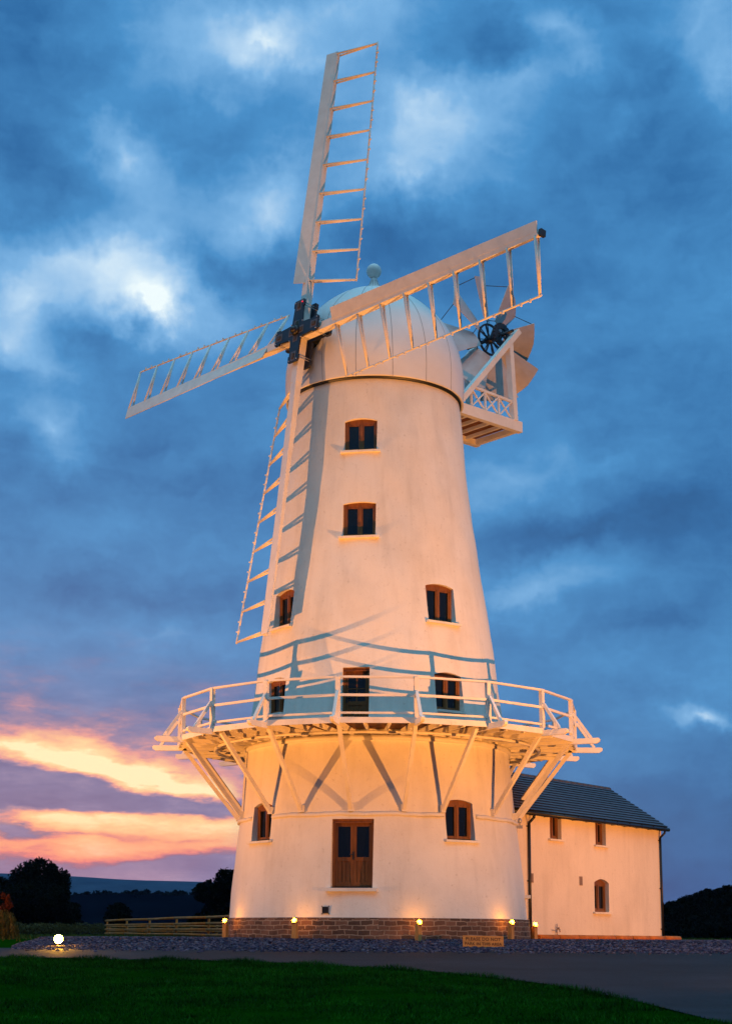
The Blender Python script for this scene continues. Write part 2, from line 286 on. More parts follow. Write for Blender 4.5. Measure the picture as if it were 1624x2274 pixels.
# ------------------------------------------------------------------ mesh builder and object helpers
class MB:
    def __init__(s): s.v = []; s.f = []; s.uv = []; s.sm = []
    def add(s, vs, fs, smooth=False, uvs=None):
        o = len(s.v); s.v += [tuple(p) for p in vs]
        for k, f in enumerate(fs):
            s.f.append(tuple(i + o for i in f)); s.sm.append(smooth); s.uv.append(uvs[k] if uvs else None)
    def box(s, c, ax, h):
        """centre, three unit axes, three half sizes"""
        c = Vector(c); a = [Vector(x) * k for x, k in zip(ax, h)]
        vs = [c + a[0] * i + a[1] * j + a[2] * k for i in (-1, 1) for j in (-1, 1) for k in (-1, 1)]
        fs = [(0, 1, 3, 2), (4, 6, 7, 5), (0, 4, 5, 1), (2, 3, 7, 6), (0, 2, 6, 4), (1, 5, 7, 3)]
        if a[0].cross(a[1]).dot(a[2]) < 0: fs = [f[::-1] for f in fs]
        s.add(vs, fs)
    def abox(s, lo, hi): s.box([(a + b) / 2 for a, b in zip(lo, hi)], ((1, 0, 0), (0, 1, 0), (0, 0, 1)), [(b - a) / 2 for a, b in zip(lo, hi)])
    def beam(s, p, q, w, h, up=(0, 0, 1), w2=None, h2=None):
        p, q = Vector(p), Vector(q); d = (q - p).normalized(); a = d.cross(Vector(up)).normalized(); u = a.cross(d)
        w2 = w2 or w; h2 = h2 or h
        vs = [p + a * w / 2 * i + u * h / 2 * j for i, j in ((-1, -1), (1, -1), (1, 1), (-1, 1))] + [q + a * w2 / 2 * i + u * h2 / 2 * j for i, j in ((-1, -1), (1, -1), (1, 1), (-1, 1))]
        s.add(vs, [(0, 1, 2, 3), (7, 6, 5, 4), (0, 4, 5, 1), (1, 5, 6, 2), (2, 6, 7, 3), (3, 7, 4, 0)])
    def tube(s, p, q, r, n=8, r2=None, smooth=True):
        p, q = Vector(p), Vector(q); d = (q - p).normalized(); a = d.orthogonal().normalized(); b = d.cross(a); r2 = r if r2 is None else r2
        vs = []
        for k in range(n):
            t = 2 * math.pi * k / n; e = a * math.cos(t) + b * math.sin(t); vs += [p + e * r, q + e * r2]
        fs = [(2 * k, 2 * ((k + 1) % n), 2 * ((k + 1) % n) + 1, 2 * k + 1) for k in range(n)]
        s.add(vs, fs, smooth); s.add([vs[2 * k] for k in range(n)], [tuple(range(n))[::-1]]); s.add([vs[2 * k + 1] for k in range(n)], [tuple(range(n))])
    def path(s, pts, r, n=7):
        for a, b in zip(pts[:-1], pts[1:]): s.tube(a, b, r, n)
    def prism(s, poly, o, ax, ay, az_, h):
        """polygon (2-D) in plane o+ax*x+ay*y, extruded h along az_"""
        o, ax, ay, az_ = map(Vector, (o, ax, ay, az_)); n = len(poly)
        vs = [o + ax * x + ay * y for x, y in poly] + [o + ax * x + ay * y + az_ * h for x, y in poly]
        fs = [tuple(range(n))[::-1], tuple(range(n, 2 * n))] + [(k, (k + 1) % n, n + (k + 1) % n, n + k) for k in range(n)]
        if ax.cross(ay).dot(az_) * h < 0: fs = [f[::-1] for f in fs]
        s.add(vs, fs)
    def sphere(s, c, r, n=16, m=10, sq=(1, 1, 1)):
        vs = []; fs = []
        for i in range(m + 1):
            th = math.pi * i / m
            for k in range(n):
                ph = 2 * math.pi * k / n
                vs.append((c[0] + r * sq[0] * math.sin(th) * math.cos(ph), c[1] + r * sq[1] * math.sin(th) * math.sin(ph), c[2] + r * sq[2] * math.cos(th)))
        for i in range(m):
            for k in range(n):
                a, b = i * n + k, i * n + (k + 1) % n; fs.append((a, a + n, b + n, b))
        s.add(vs, fs, True)
WO = {}
def link(o, parent, wo):
    COL.objects.link(o); WO[o.name] = Vector(wo)
    if parent is not None:
        o.parent = parent; o.location = Vector(wo) - WO[parent.name]
    else: o.location = wo
    return o
def build(name, mb, m, parent=None, org=None, recalc=True):
    vs = np.array(mb.v, float)
    if org is None: org = WO[parent.name] if parent is not None else (vs.min(0) + vs.max(0)) / 2 * np.array([1, 1, 0]) + np.array([0, 0, vs[:, 2].min()])
    me = bpy.data.meshes.new(name); me.from_pydata([tuple(p) for p in vs - np.array(org)], [], mb.f); me.update()
    me.polygons.foreach_set('use_smooth', mb.sm)
    if any(u is not None for u in mb.uv):
        ul = me.uv_layers.new(name='UVMap'); flat = []
        for f, u in zip(mb.f, mb.uv): flat += [c for p in (u or [(0, 0)] * len(f)) for c in p]
        ul.data.foreach_set('uv', flat)
    if recalc and len(mb.f) < 60000:
        bm = bmesh.new(); bm.from_mesh(me); bmesh.ops.remove_doubles(bm, verts=bm.verts, dist=1e-5); bmesh.ops.dissolve_degenerate(bm, edges=bm.edges, dist=1e-6); bmesh.ops.recalc_face_normals(bm, faces=bm.faces); bm.to_mesh(me); bm.free()
    me.materials.append(m)
    o = bpy.data.objects.new(name, me); return link(o, parent, org)
def thing(name, label, cat, loc, group=None, kind=None):
    o = bpy.data.objects.new(name, None); o.empty_display_size = .3; link(o, None, loc); tag(o, label, cat, group, kind); return o
def tag(o, label=None, cat=None, group=None, kind=None):
    if label: o['label'] = label
    if cat: o['category'] = cat
    if group: o['group'] = group
    if kind: o['kind'] = kind
    return o
def np_mesh(name, verts, faces, m, parent=None, org=(0, 0, 0), smooth=False):
    me = bpy.data.meshes.new(name); verts = np.asarray(verts, np.float32) - np.array(org, np.float32); faces = np.asarray(faces, np.int32); k = faces.shape[1]
    me.vertices.add(len(verts)); me.vertices.foreach_set('co', verts.ravel())
    me.loops.add(faces.size); me.loops.foreach_set('vertex_index', faces.ravel())
    me.polygons.add(len(faces)); me.polygons.foreach_set('loop_start', np.arange(0, faces.size, k, dtype=np.int32)); me.polygons.foreach_set('loop_total', np.full(len(faces), k, np.int32))
    me.polygons.foreach_set('use_smooth', np.full(len(faces), smooth)); me.update(calc_edges=True); me.validate(); me.materials.append(m)
    return link(bpy.data.objects.new(name, me), parent, org)

Z = Vector((0, 0, 1))
def axis(z): return LEAN * (z - 5)              # the tower leans a touch
PZ = [-.9, -.27, .43, .7, 1.2, 2.0, 2.8, 3.4, 3.75, 4.12, 5.15, 6.07, 8.5, 9.2, 9.7, 10.75, 12.28, 13.7, 15.18, 16.54, 17.87, 18.5]
PR = [4.95, 4.93, 4.885, 4.86, 4.82, 4.74, 4.66, 4.59, 4.55, 4.52, 4.425, 4.34, 4.04, 3.95, 3.88, 3.74, 3.527, 3.345, 3.186, 3.06, 2.97, 2.93]
def rad(z): return float(np.interp(z, PZ, PR))
def pol(r, phi, z):
    p = R(phi); return Vector((axis(z) + r * math.sin(p), -r * math.cos(p), z))
def frame_at(phi):
    p = R(phi); return Vector((math.cos(p), math.sin(p), 0)), Vector((math.sin(p), -math.cos(p), 0))   # tangent (to the right seen from outside), outward
def lathe(mb, prof, n=96, close=True, uv=False, a0=0., a1=360.):
    full = abs(a1 - a0 - 360) < 1e-6; k = n if full else n + 1
    vs = []
    for r, z in prof:
        for i in range(k): vs.append(pol(r, a0 + (a1 - a0) * i / n, z))
    fs = []; us = []
    for j in range(len(prof) - 1):
        for i in range(n):
            i2 = (i + 1) % k; fs.append((j * k + i, j * k + i2, (j + 1) * k + i2, (j + 1) * k + i))
            ra = max(prof[j][0], .01); a_, b_ = R(a0 + (a1 - a0) * i / n) * ra, R(a0 + (a1 - a0) * (i + 1) / n) * ra
            us.append([(a_, prof[j][1]), (b_, prof[j][1]), (b_, prof[j + 1][1]), (a_, prof[j + 1][1])])
    if not full:
        for i in (0, k - 1): fs.append(tuple(j * k + i for j in range(len(prof)))); us.append([(0, 0)] * len(prof))
    mb.add(vs, fs, True, us if uv else None)

GZ = -.27
# ================================================================== the windmill
mill = thing('windmill', 'tall white tapering tower windmill with four open sails, dome cap, fantail and railed gallery', 'windmill', (0, 0, GZ))

# tower body: a wavy hand-plastered solid of revolution with pockets cut for its openings
zs = list(np.linspace(.43, 18.3, 70)); NSEG = 144
def wob(phi, z): return .012 * math.sin(phi * 3.1 + z * .9) + .010 * math.sin(phi * 7.3 - z * 1.7 + 1) + .006 * math.sin(phi * 15.1 + z * 3.3)
tb = MB(); vs = []
for z in zs:
    for i in range(NSEG):
        ph = 360 * i / NSEG; vs.append(pol(rad(z) + wob(round(R(ph), 4) if ph < 359 else 0, z) * (1 if z < 18 else 0), ph, z))
fs = []
for j in range(len(zs) - 1):
    for i in range(NSEG):
        i2 = (i + 1) % NSEG; fs.append((j * NSEG + i, j * NSEG + i2, (j + 1) * NSEG + i2, (j + 1) * NSEG + i))
fs += [tuple(range(NSEG))[::-1], tuple((len(zs) - 1) * NSEG + i for i in range(NSEG))]
tb.add(vs, fs, True)
tower = build('tower_wall', tb, M_WALL, mill)

# openings: azimuth, sill z, head z, half width, arch rise, kind
OPEN = [(-8.9, 15.49, 16.64, .54, .09, 'w'), (-9.1, 12.51, 13.70, .54, .06, 'w'), (-53.6, 9.74, 11.02, .52, .12, 'w'), (33.5, 9.74, 11.02, .54, .09, 'w'),
        (-9.2, 6.2, 8.13, .43, 0, 'g'), (-51.6, 6.84, 8.03, .50, .10, 'w'), (33.3, 6.84, 8.08, .53, .10, 'w'),
        (-52.6, 2.79, 3.99, .52, .11, 'w'), (33.6, 2.79, 4.04, .53, .09, 'w'), (-9.6, 1.30, 3.38, .64, 0, 'd'), (88.5, 1.22, 3.30, .64, 0, 'd')]
def outline(hw, z0, z1, rise, grow=0.):
    pts = [(-hw - grow, z0 - grow), (hw + grow, z0 - grow)]
    if rise <= 0: return pts + [(hw + grow, z1 + grow), (-hw - grow, z1 + grow)]
    for k in range(9):
        t = 1 - 2 * k / 8; pts.append(((hw + grow) * t, z1 + grow - rise * t * t))
    return pts
def boolean_cut(o, cut):
    co = build('cutter', cut, M_WALL)
    md = o.modifiers.new('cut', 'BOOLEAN'); md.operation = 'DIFFERENCE'; md.solver = 'EXACT'; md.object = co
    dg = bpy.context.evaluated_depsgraph_get(); dg.update()
    me = bpy.data.meshes.new_from_object(o.evaluated_get(dg)); o.modifiers.clear()
    old = o.data; o.data = me; me.name = o.name; bpy.data.meshes.remove(old); bpy.data.objects.remove(co)
cut = MB()
for phi, z0, z1, hw, rise, kind in OPEN:
    t, n = frame_at(phi); zm = (z0 + z1) / 2; base = Vector((axis(zm), 0, 0)); rin = rad(z1) - .52
    cut.prism(outline(hw, z0, z1, rise), base + n * rin, t, Z, n, rad(z0) + .5 - rin)
boolean_cut(tower, cut)
for p in tower.data.polygons: p.use_smooth = p.area < .06 and abs(p.normal.z) < .5
try:
    tower.data.set_sharp_from_angle(angle=R(28))
except Exception: pass
for p in tower.data.polygons: p.use_smooth = True

def window_frame(parent, o, t, n, hw, z0, z1, rise, name='window', sill=True, sill_mat=None):
    """o: point on the frame's back plane under the opening (z=0); t right, n outward"""
    f = MB(); D = .09; jw = .075
    f.box(o + t * (-hw + jw / 2) + Z * ((z0 + z1 - rise) / 2) + n * D / 2, (t, Z, n), (jw / 2, (z1 - rise - z0) / 2, D / 2))
    f.box(o + t * (hw - jw / 2) + Z * ((z0 + z1 - rise) / 2) + n * D / 2, (t, Z, n), (jw / 2, (z1 - rise - z0) / 2, D / 2))
    f.box(o + Z * (z0 + .045) + n * (D / 2 - .002), (t, Z, n), (hw - jw, .045, D / 2))
    hb = z1 - rise - .075
    head = [(-hw + jw, hb), (hw - jw, hb)] + [((hw - jw) * (1 - k / 4), z1 - .002 - rise * ((hw - jw) / hw * (1 - k / 4)) ** 2) for k in range(9)]
    f.prism(head, o + n * .003, t, Z, n, D - .006)
    if rise > 0:
        for sgn in (-1, 1):
            f.prism([(sgn * hw, z1 - rise - .001), (sgn * (hw - jw), z1 - rise - .001), (sgn * (hw - jw), z1 - .004 - rise * ((hw - jw) / hw) ** 2)], o + n * .004, t, Z, n, D - .008)
    f.box(o + Z * ((z0 + hb + .09) / 2) + n * (D / 2 + .004), (t, Z, n), (.035, (hb - z0 - .09) / 2, D / 2))
    # casement sashes, set back
    for sgn in (-1, 1):
        xa, xb = (.035, hw - jw) if sgn > 0 else (-hw + jw, -.035)
        za, zb = z0 + .09, hb; sw = .05
        f.box(o + t * (xa + sw / 2) + Z * ((za + zb) / 2) + n * .04, (t, Z, n), (sw / 2, (zb - za) / 2, .03))
        f.box(o + t * (xb - sw / 2) + Z * ((za + zb) / 2) + n * .04, (t, Z, n), (sw / 2, (zb - za) / 2, .03))
        f.box(o + t * ((xa + xb) / 2) + Z * (za + sw / 2) + n * .038, (t, Z, n), ((xb - xa) / 2 - sw, sw / 2, .03))
        f.box(o + t * ((xa + xb) / 2) + Z * (zb - sw / 2) + n * .038, (t, Z, n), ((xb - xa) / 2 - sw, sw / 2, .03))
    w = build(name, f, M_OAK, parent, org=o + Z * z0)
    g = MB()
    for sgn in (-1, 1):
        xa, xb = (.085, hw - jw - .05) if sgn > 0 else (-hw + jw + .05, -.085)
        g.box(o + t * ((xa + xb) / 2) + Z * ((z0 + hb + .09) / 2) + n * .02, (t, Z, n), ((xb - xa) / 2, (hb - z0 - .19) / 2, .004))
    build('pane', g, M_GLASS, w, org=o + Z * z0)
    return w
def sill_part(parent, c, t, n, hw, z, depth, out, th=.07, m=None):
    s = MB(); s.box(c + Z * (z - th / 2) + n * ((out - depth) / 2), (t, Z, n), (hw, th / 2, (out + depth) / 2)); return build('sill', s, m or M_WALL, parent, org=c + Z * z)

def leaf_door(parent, o, t, n, x0, x1, z0, z1, cols, name='door_leaf'):
    d = MB(); D = .05; sw = .09; zmid = z0 + (z1 - z0) * .40
    def bar(xa, xb, za, zb, e=0., dd=D): d.box(o + t * ((xa + xb) / 2) + Z * ((za + zb) / 2) + n * (dd / 2 + e), (t, Z, n), ((xb - xa) / 2, (zb - za) / 2, dd / 2))
    bar(x0, x0 + sw, z0, z1); bar(x1 - sw, x1, z0, z1)
    bar(x0 + sw, x1 - sw, z0, z0 + .14, -.002); bar(x0 + sw, x1 - sw, z1 - .11, z1, -.002); bar(x0 + sw, x1 - sw, zmid, zmid + .12, -.002)
    nb = 3; wb = (x1 - x0 - 2 * sw) / nb
    for k in range(nb): bar(x0 + sw + k * wb + .006, x0 + sw + (k + 1) * wb - .006, z0 + .14, zmid, .004, .028)
    for k in range(1, cols):
        xm = x0 + sw + (x1 - x0 - 2 * sw) * k / cols; bar(xm - .02, xm + .02, zmid + .12, z1 - .11, .004, .04)
    if cols > 1: bar(x0 + sw, x1 - sw, zmid + .50, zmid + .53, .006, .036)
    lf = build(name, d, M_OAKD, parent, org=o + Z * z0)
    g = MB(); g.box(o + t * ((x0 + x1) / 2) + Z * ((zmid + .12 + z1 - .11) / 2) + n * .018, (t, Z, n), ((x1 - x0) / 2 - sw, (z1 - zmid - .23) / 2, .003))
    return lf, g
for phi, z0, z1, hw, rise, kind in OPEN:
    t, n = frame_at(phi); zm = (z0 + z1) / 2
    o = Vector((axis(zm), 0, 0)) + n * (rad(z1) - (.22 if kind == 'w' else .20))
    so_ = Vector((axis(z0), 0, 0)) + n * rad(z0)
    if kind == 'w':
        w = window_frame(mill, o, t, n, hw, z0, z1, rise)
        sill_part(w, so_, t, n, hw + (.12 if z0 > 6.9 or z0 < 5 else .0), z0 + .004, .2, .09)
    else:
        f = MB(); jw = .07
        for sgn in (-1, 1): f.box(o + t * sgn * (hw - jw / 2) + Z * zm + n * .05, (t, Z, n), (jw / 2, (z1 - z0) / 2, .05))
        f.box(o + Z * (z1 - .04) + n * .048, (t, Z, n), (hw - jw, .04, .05))
        f.box(o + Z * (z1 - .10) + n * .075, (t, Z, n), (hw - jw, .016, .06))
        fr = build('door', f, M_OAK, mill, org=o + Z * z0)
        cols = [(-hw + jw, -.002), (.002, hw - jw)] if kind == 'd' else [(-hw + jw, hw - jw)]
        glass = MB()
        for xa, xb in cols:
            lf, g = leaf_door(fr, o, t, n, xa, xb, z0 + .05, z1 - .116, 1 if kind == 'd' else 2); glass.add(g.v, g.f)
        build('pane', glass, M_GLASS, fr, org=o + Z * z0)
        th = MB(); th.box(o + Z * (z0 + .022) + n * .05, (t, Z, n), (hw - jw, .024, .07)); build('threshold', th, M_IRON, fr, org=o + Z * z0)
        h = MB(); xh = -.0 if kind == 'd' else -hw + jw + .05; zh = z0 + (.98 if kind == 'd' else .95)
        h.box(o + t * xh + Z * zh + n * .055, (t, Z, n), (.022, .12, .012)); h.box(o + t * (xh - .05 if kind == 'd' else xh + .05) + Z * (zh + .03) + n * .085, (t, Z, n), (.07, .012, .012)); h.box(o + t * xh + Z * (zh + .03) + n * .07, (t, Z, n), (.012, .012, .03))
        build('handle', h, M_IRON, fr, org=o + Z * zh)
        if kind == 'd': sill_part(fr, so_, t, n, hw + .14, z0 + .004, .22, .13, .10)

# stone plinth
pb = MB(); lathe(pb, [(4.97, -1.0), (4.965, GZ), (4.95, .1), (4.935, .40), (4.925, .435), (4.80, .436)], 120, uv=True); build('stone_plinth', pb, M_STONE, mill)
# string course broken by the two lower windows
sc_ = MB()
for a0, a1 in ((-104, -60.2), (-45.4, 26.2), (41.6, 82), (95, 254)):
    n_ = max(4, int((a1 - a0) / 3)); k = n_ + 1
    prof = [(-.03, 3.47), (.055, 3.485), (.075, 3.52), (.07, 3.575), (.03, 3.60), (-.03, 3.605)]
    vs = []
    for dr_, z in prof:
        for i in range(k):
            ph = a0 + (a1 - a0) * i / n_; j = .012 * math.sin(ph * .31) + .008 * math.sin(ph * .9 + 2); vs.append(pol(rad(z) + dr_, ph, z + j))
    fs = [(j * k + i, j * k + i + 1, ((j + 1) % 6) * k + i + 1, ((j + 1) % 6) * k + i) for j in range(6) for i in range(n_)] + [tuple(j * k for j in range(6)), tuple(j * k + n_ for j in range(6))[::-1]]
    sc_.add(vs, fs, True)
build('string_course', sc_, M_WALL, mill)
# small black air grille
t, n = frame_at(-18.9); o = Vector((axis(.65), 0, 0)) + n * (rad(.65) + .01); av = MB()
for k in range(6): av.box(o + t * (-.075 + .03 * k) + Z * .655 + n * .012, (t, Z, n), (.006, .085, .008))
for sg in (-1, 1):
    av.box(o + t * sg * .088 + Z * .655 + n * .014, (t, Z, n), (.012, .09, .012)); av.box(o + Z * (.655 + sg * .088) + n * .0145, (t, Z, n), (.075, .012, .012))
    for s2 in (-1, 1): av.beam(o + t * sg * .09 + Z * (.655 + s2 * .09) + n * .015, o + t * sg * .125 + Z * (.655 + s2 * .125) + n * .015, .022, .02, n)
av.box(o + Z * .655 + n * .002, (t, Z, n), (.085, .085, .004)); build('air_grille', av, M_IRON, mill)
# little lamp and bracket on the string course by the house
lb = MB(); q = pol(rad(3.5) + .13, 80, 3.62); lb.sphere(q, .07, 10, 8, (1, 1, 1.3)); lb.box(q - Z * .2, frame_at(80) + (Z,), (.05, .09, .05)); lb.tube(q - Z * .15, q, .02); build('bulkhead_lamp', lb, M_STEEL, mill)
# wall collar above the deck, inside the gallery
cl_ = MB(); lathe(cl_, [(rad(6.5) - .05, 6.22), (rad(6.3) + .34, 6.22), (rad(6.3) + .33, 6.30), (rad(6.4) + .16, 6.42), (rad(6.45) + .10, 6.47), (rad(6.5) - .05, 6.50)], 96); build('deck_flashing', cl_, M_DECKTOP, mill)

# ---------------- gallery
RG, ZF, ZD, ZR = 6.65, 6.03, 6.20, 7.43
dk = MB()
NB = 18
PH = [10 + 20 * k for k in range(NB)]
r0 = 4.05
for k in range(NB):      # boards of each bay, laid across, with gaps
    a, b = PH[k], PH[(k + 1) % NB]
    nbd = 13
    for j in range(nbd):
        ra, rb = r0 + (RG - .03 - r0) * j / nbd + .006, r0 + (RG - .03 - r0) * (j + 1) / nbd - .006
        q = [pol(ra, a, ZD), pol(ra, b, ZD), pol(rb, b, ZD), pol(rb, a, ZD)]
        lo = [p - Z * .045 for p in q]
        dk.add(q + lo, [(0, 1, 2, 3), (7, 6, 5, 4), (0, 4, 5, 1), (1, 5, 6, 2), (2, 6, 7, 3), (3, 7, 4, 0)])
gal = build('gallery_deck', dk, M_DECK, mill, org=(axis(ZD), 0, ZD), recalc=False)
fa = MB()
for k in range(NB):
    a, b = pol(RG, PH[k], ZF + .085), pol(RG, PH[(k + 1) % NB], ZF + .085); d = (b - a).normalized()
    fa.beam(a, b, .05, .17)
    m_ = (a + b) / 2; nn = d.cross(Z)
    for s_ in (-.07, .07): fa.tube(m_ + d * s_ + nn * .02, m_ + d * s_ + nn * .035, .022)
build('fascia', fa, M_WHITE, gal)
for k in range(NB):
    ph = PH[k]; t, n = frame_at(ph)
    p = MB(); p.beam(pol(RG - .02, ph, ZF + .02), pol(RG - .02, ph, ZR - .03), .125, .125, n); build('post', p, M_WHITE, gal)
    # radial bearer running out past the fascia, chamfered end, and raking strut
    br = MB(); zb = ZF + .03
    o = Vector((axis(zb), 0, zb)) - t * .055
    br.prism([(4.15, -.10), (RG + .78, -.10), (RG + .88, -.04), (RG + .90, .03), (RG + .86, .075), (4.15, .075)], o + t * (.0), n, Z, t, .11); build('bearer', br, M_WHITE, gal)
    sr = MB(); sr.beam(pol(RG + .62, ph, ZF + .10), pol(RG + .05, ph, 6.95), .09, .09, t); build('strut', sr, M_WHITE, gal)
    for f_ in (1 / 3, 2 / 3):
        pj = ph + 20 * f_; tj, nj = frame_at(pj); rj = RG * math.cos(R(10)) / math.cos(R(20 * f_ - 10)) - .04
        j = MB(); j.beam(pol(4.2, pj, ZF + .045), pol(rj, pj, ZF + .045), .06, .15); build('joist', j, M_WHITE, gal)
for zr_, hw_, hh in ((ZR - .03, .09, .06), (6.86, .06, .075), (6.33, .06, .06)):
    r_ = MB()
    for k in range(NB):
        a, b = pol(RG - .02, PH[k], zr_), pol(RG - .02, PH[(k + 1) % NB], zr_); r_.beam(a, b, hw_, hh)
    build('rail', r_, M_WHITE, gal)
ring = MB(); lathe(ring, [(rad(5.9) - .05, 5.80), (rad(5.9) + .10, 5.80), (rad(5.9) + .10, 5.95), (rad(5.9) - .05, 5.95)], 72); lathe(ring, [(5.35, 5.88), (5.45, 5.88), (5.45, 5.955), (5.35, 5.955), (5.35, 5.88)], 72); build('ring_beam', ring, M_WHITE, gal)
BR = [(-10.2, -10), (-30.5, -30), (-46, -47.5), (-72, -70), (9.9, 10), (25.3, 27), (51.5, 50.5), (74, 71)] + [(a, a) for a in (90, 110, 130, 150, 170, -90, -110, -130, -150, -170)]
for pf, ptop in BR:
    b = MB(); a_ = pol(rad(3.68) + .07, pf, 3.66); t_ = pol(RG * .975, ptop, ZF - .02)
    b.beam(a_, t_, .11, .13, Z); b.box(a_ + Z * .06, (*frame_at(pf), Z), (.075, .07, .11)); build('brace', b, M_WHITE, gal)

# ---------------- cap
dome = [(2.80, 18.28), (2.99, 18.17), (3.08, 18.10), (3.105, 18.105), (3.12, 18.35), (3.135, 18.85), (3.10, 19.40), (2.97, 20.00), (2.72, 20.64), (2.38, 21.14), (1.95, 21.58), (1.50, 21.94), (1.05, 22.20), (.62, 22.33), (.37, 22.38), (.30, 22.47), (.19, 22.67), (.125, 22.85), (.11, 22.95), (0.001, 22.96)]
# smooth the dome profile
def smooth_prof(p, i0, i1, k=4):
    out = list(p[:i0])
    for i in range(i0, i1):
        a, b, c_, d_ = p[max(i - 1, 0)], p[i], p[i + 1], p[min(i + 2, len(p) - 1)]
        for s_ in range(k):
            t = s_ / k; out.append(tuple(.5 * ((2 * b[m]) + (-a[m] + c_[m]) * t + (2 * a[m] - 5 * b[m] + 4 * c_[m] - d_[m]) * t * t + (-a[m] + 3 * b[m] - 3 * c_[m] + d_[m]) * t ** 3) for m in (0, 1)))
    return out + list(p[i1:])
dprof = smooth_prof(dome, 3, 17)
cb_ = MB(); lathe(cb_, dprof, 128); cap = build('cap', cb_, M_CAP, mill, org=(axis(18.1), 0, 18.1))
fb_ = MB(); fb_.sphere(pol(0, 0, 23.22), .27, 24, 16); build('ball_finial', fb_, M_CAP, cap)
for k in range(16):
    ph = 11 + 22.5 * k; sm_ = MB(); pts = [(r, z) for r, z in dprof if 18.1 < z < 22.9 and r > .1]
    for (ra, za), (rb, zb) in zip(pts[:-1], pts[1:]):
        if (ra, za) != (rb, zb): sm_.beam(pol(ra + .001, ph, za), pol(rb + .001, ph, zb), .018, .008, frame_at(ph)[1])
    build('seam', sm_, M_SEAM, cap)
cu = MB(); lathe(cu, [(2.90, 18.04), (3.02, 18.04), (3.02, 18.30), (2.90, 18.30), (2.90, 18.04)], 96); build('rim_shade_ring', cu, M_IRON, cap)  # black ring added to stand for the shadow gap under the cap rim

# ---------------- sails
PSI, TILT, ALPHA, SL = R(48.16), R(6.48), R(.98), 10.715
NV = Vector((-math.sin(PSI) * math.cos(TILT), -math.cos(PSI) * math.cos(TILT), math.sin(TILT)))
RT = Vector((math.cos(PSI), -math.sin(PSI), 0)); UP = NV.cross(RT)
if UP.z < 0: UP = -UP
HUB = CAMP + (Vector((-2.613, -2.206, 19.922)) - CAMP) * .994
FRONT = .24
SAILS = [(1.70, 32, 17, 1.84), (1.83, 21, 10, 1.84), (1.98, 23, 9, 2.08), (1.74, 22, 6, 1.84)]   # ladder width, weather at heel and tip, first bar
def sail(k):
    LW, T0, T1, R0 = SAILS[k]; SL = (10.85, 10.715, 10.66, 10.715)[k]
    a = ALPHA + k * math.pi / 2
    RV = UP * math.cos(a) + RT * math.sin(a); TV = RT * math.cos(a) - UP * math.sin(a)
    H = HUB + (UP * .09 if k % 2 == 0 else UP * -.10)
    P = lambda r, t, n: H + RV * r + TV * t + NV * n
    w = MB()
    w.beam(P(0.02 if k < 2 else .16, 0, 0) if False else P(.14, 0, 0), P(1.9, 0, 0), .27, .27, NV); w.beam(P(1.9, 0, 0), P(SL, 0, 0), .25, .25, NV, .17, .15)
    wh = build('sail_whip', w, M_WHITE, mill, org=H)
    tau = lambda r: R(T0 + (T1 - T0) * (r - 1.85) / 8.85)
    Q = lambda r, s_, n=0.: P(r, s_ * math.cos(tau(r)), n - s_ * math.sin(tau(r)))
    lbd = MB(); rs = np.linspace(1.75, SL - .02, 12)
    for s0, s1, e in ((-.42, -.02, .155), (-.02, .13, .150)):
        for ra, rb in zip(rs[:-1], rs[1:]):
            fa_, fb__ = 1 - .18 * (ra - 1.75) / 9, 1 - .18 * (rb - 1.75) / 9
            ea = e * (1 - .35 * (ra - 1.75) / 9); eb = e * (1 - .35 * (rb - 1.75) / 9)
            qa = [Q(ra, s0 * fa_ if s0 < -.1 else s0, ea), Q(ra, s1, ea), Q(rb, s1, eb), Q(rb, s0 * fb__ if s0 < -.1 else s0, eb)]
            lbd.add(qa + [p - NV * .035 for p in qa], [(0, 1, 2, 3), (7, 6, 5, 4), (0, 4, 5, 1), (1, 5, 6, 2), (2, 6, 7, 3), (3, 7, 4, 0)])
    build('leading_board', lbd, M_WHITE, wh)
    for rr in np.linspace(R0, SL - .1, 9):
        b = MB(); b.tube(P(rr, .10, .075), Q(rr, LW), .040, 6); b.tube(P(rr, .10, -.075), Q(rr, LW), .040, 6); build('sail_bar', b, M_WHITE, wh)
    hl = MB(); pr = np.linspace(R0 - .05, SL - .04, 28)
    for ra, rb in zip(pr[:-1], pr[1:]): hl.tube(Q(ra, LW), Q(rb, LW), .034, 6)
    for i, rr in enumerate(np.linspace(R0, SL - .1, 25)):
        if i % 3: hl.box(Q(rr, LW + .04, .02), (RV, TV, NV), (.02, .05, .03))
    build('hem_rail', hl, M_WHITE, wh)
    if k == 1:
        e = MB(); e.box(P(SL + .08, .02, -.02), (RV, TV, NV), (.05, .10, .10)); build('end_cap', e, M_IRON, wh)
    # upper taper of the stock near the hub
    return wh
for k in range(4): sail(k)
# iron cross: two plates with the stocks clamped between
def cross_poly(L=1.14, w=.225, wc=.27):
    p = []
    for k in range(4):
        a = k * math.pi / 2; c_, s_ = math.cos(a), math.sin(a)
        for x, y in ((wc, -wc), (L - .26, -w), (L - .24, -w - .05), (L - .05, -w - .05), (L, -w), (L, w), (L - .05, w + .05), (L - .24, w + .05), (L - .26, w)): p.append((x * c_ - y * s_, x * s_ + y * c_))
    return p
ca, sa = math.cos(ALPHA), math.sin(ALPHA); U2 = UP * ca + RT * sa; T2 = RT * ca - UP * sa
ic = MB(); ic.prism(cross_poly(), HUB + NV * (FRONT - .03), T2, U2, NV, .06)
cr = build('poll_cross', ic, M_IRON, mill, org=HUB)
ic = MB(); ic.prism(cross_poly(1.18), HUB - NV * (FRONT + .10), T2, U2, NV, .10); build('back_plate', ic, M_IRON, cr)
sp_ = MB(); bo = MB(); wd = MB()
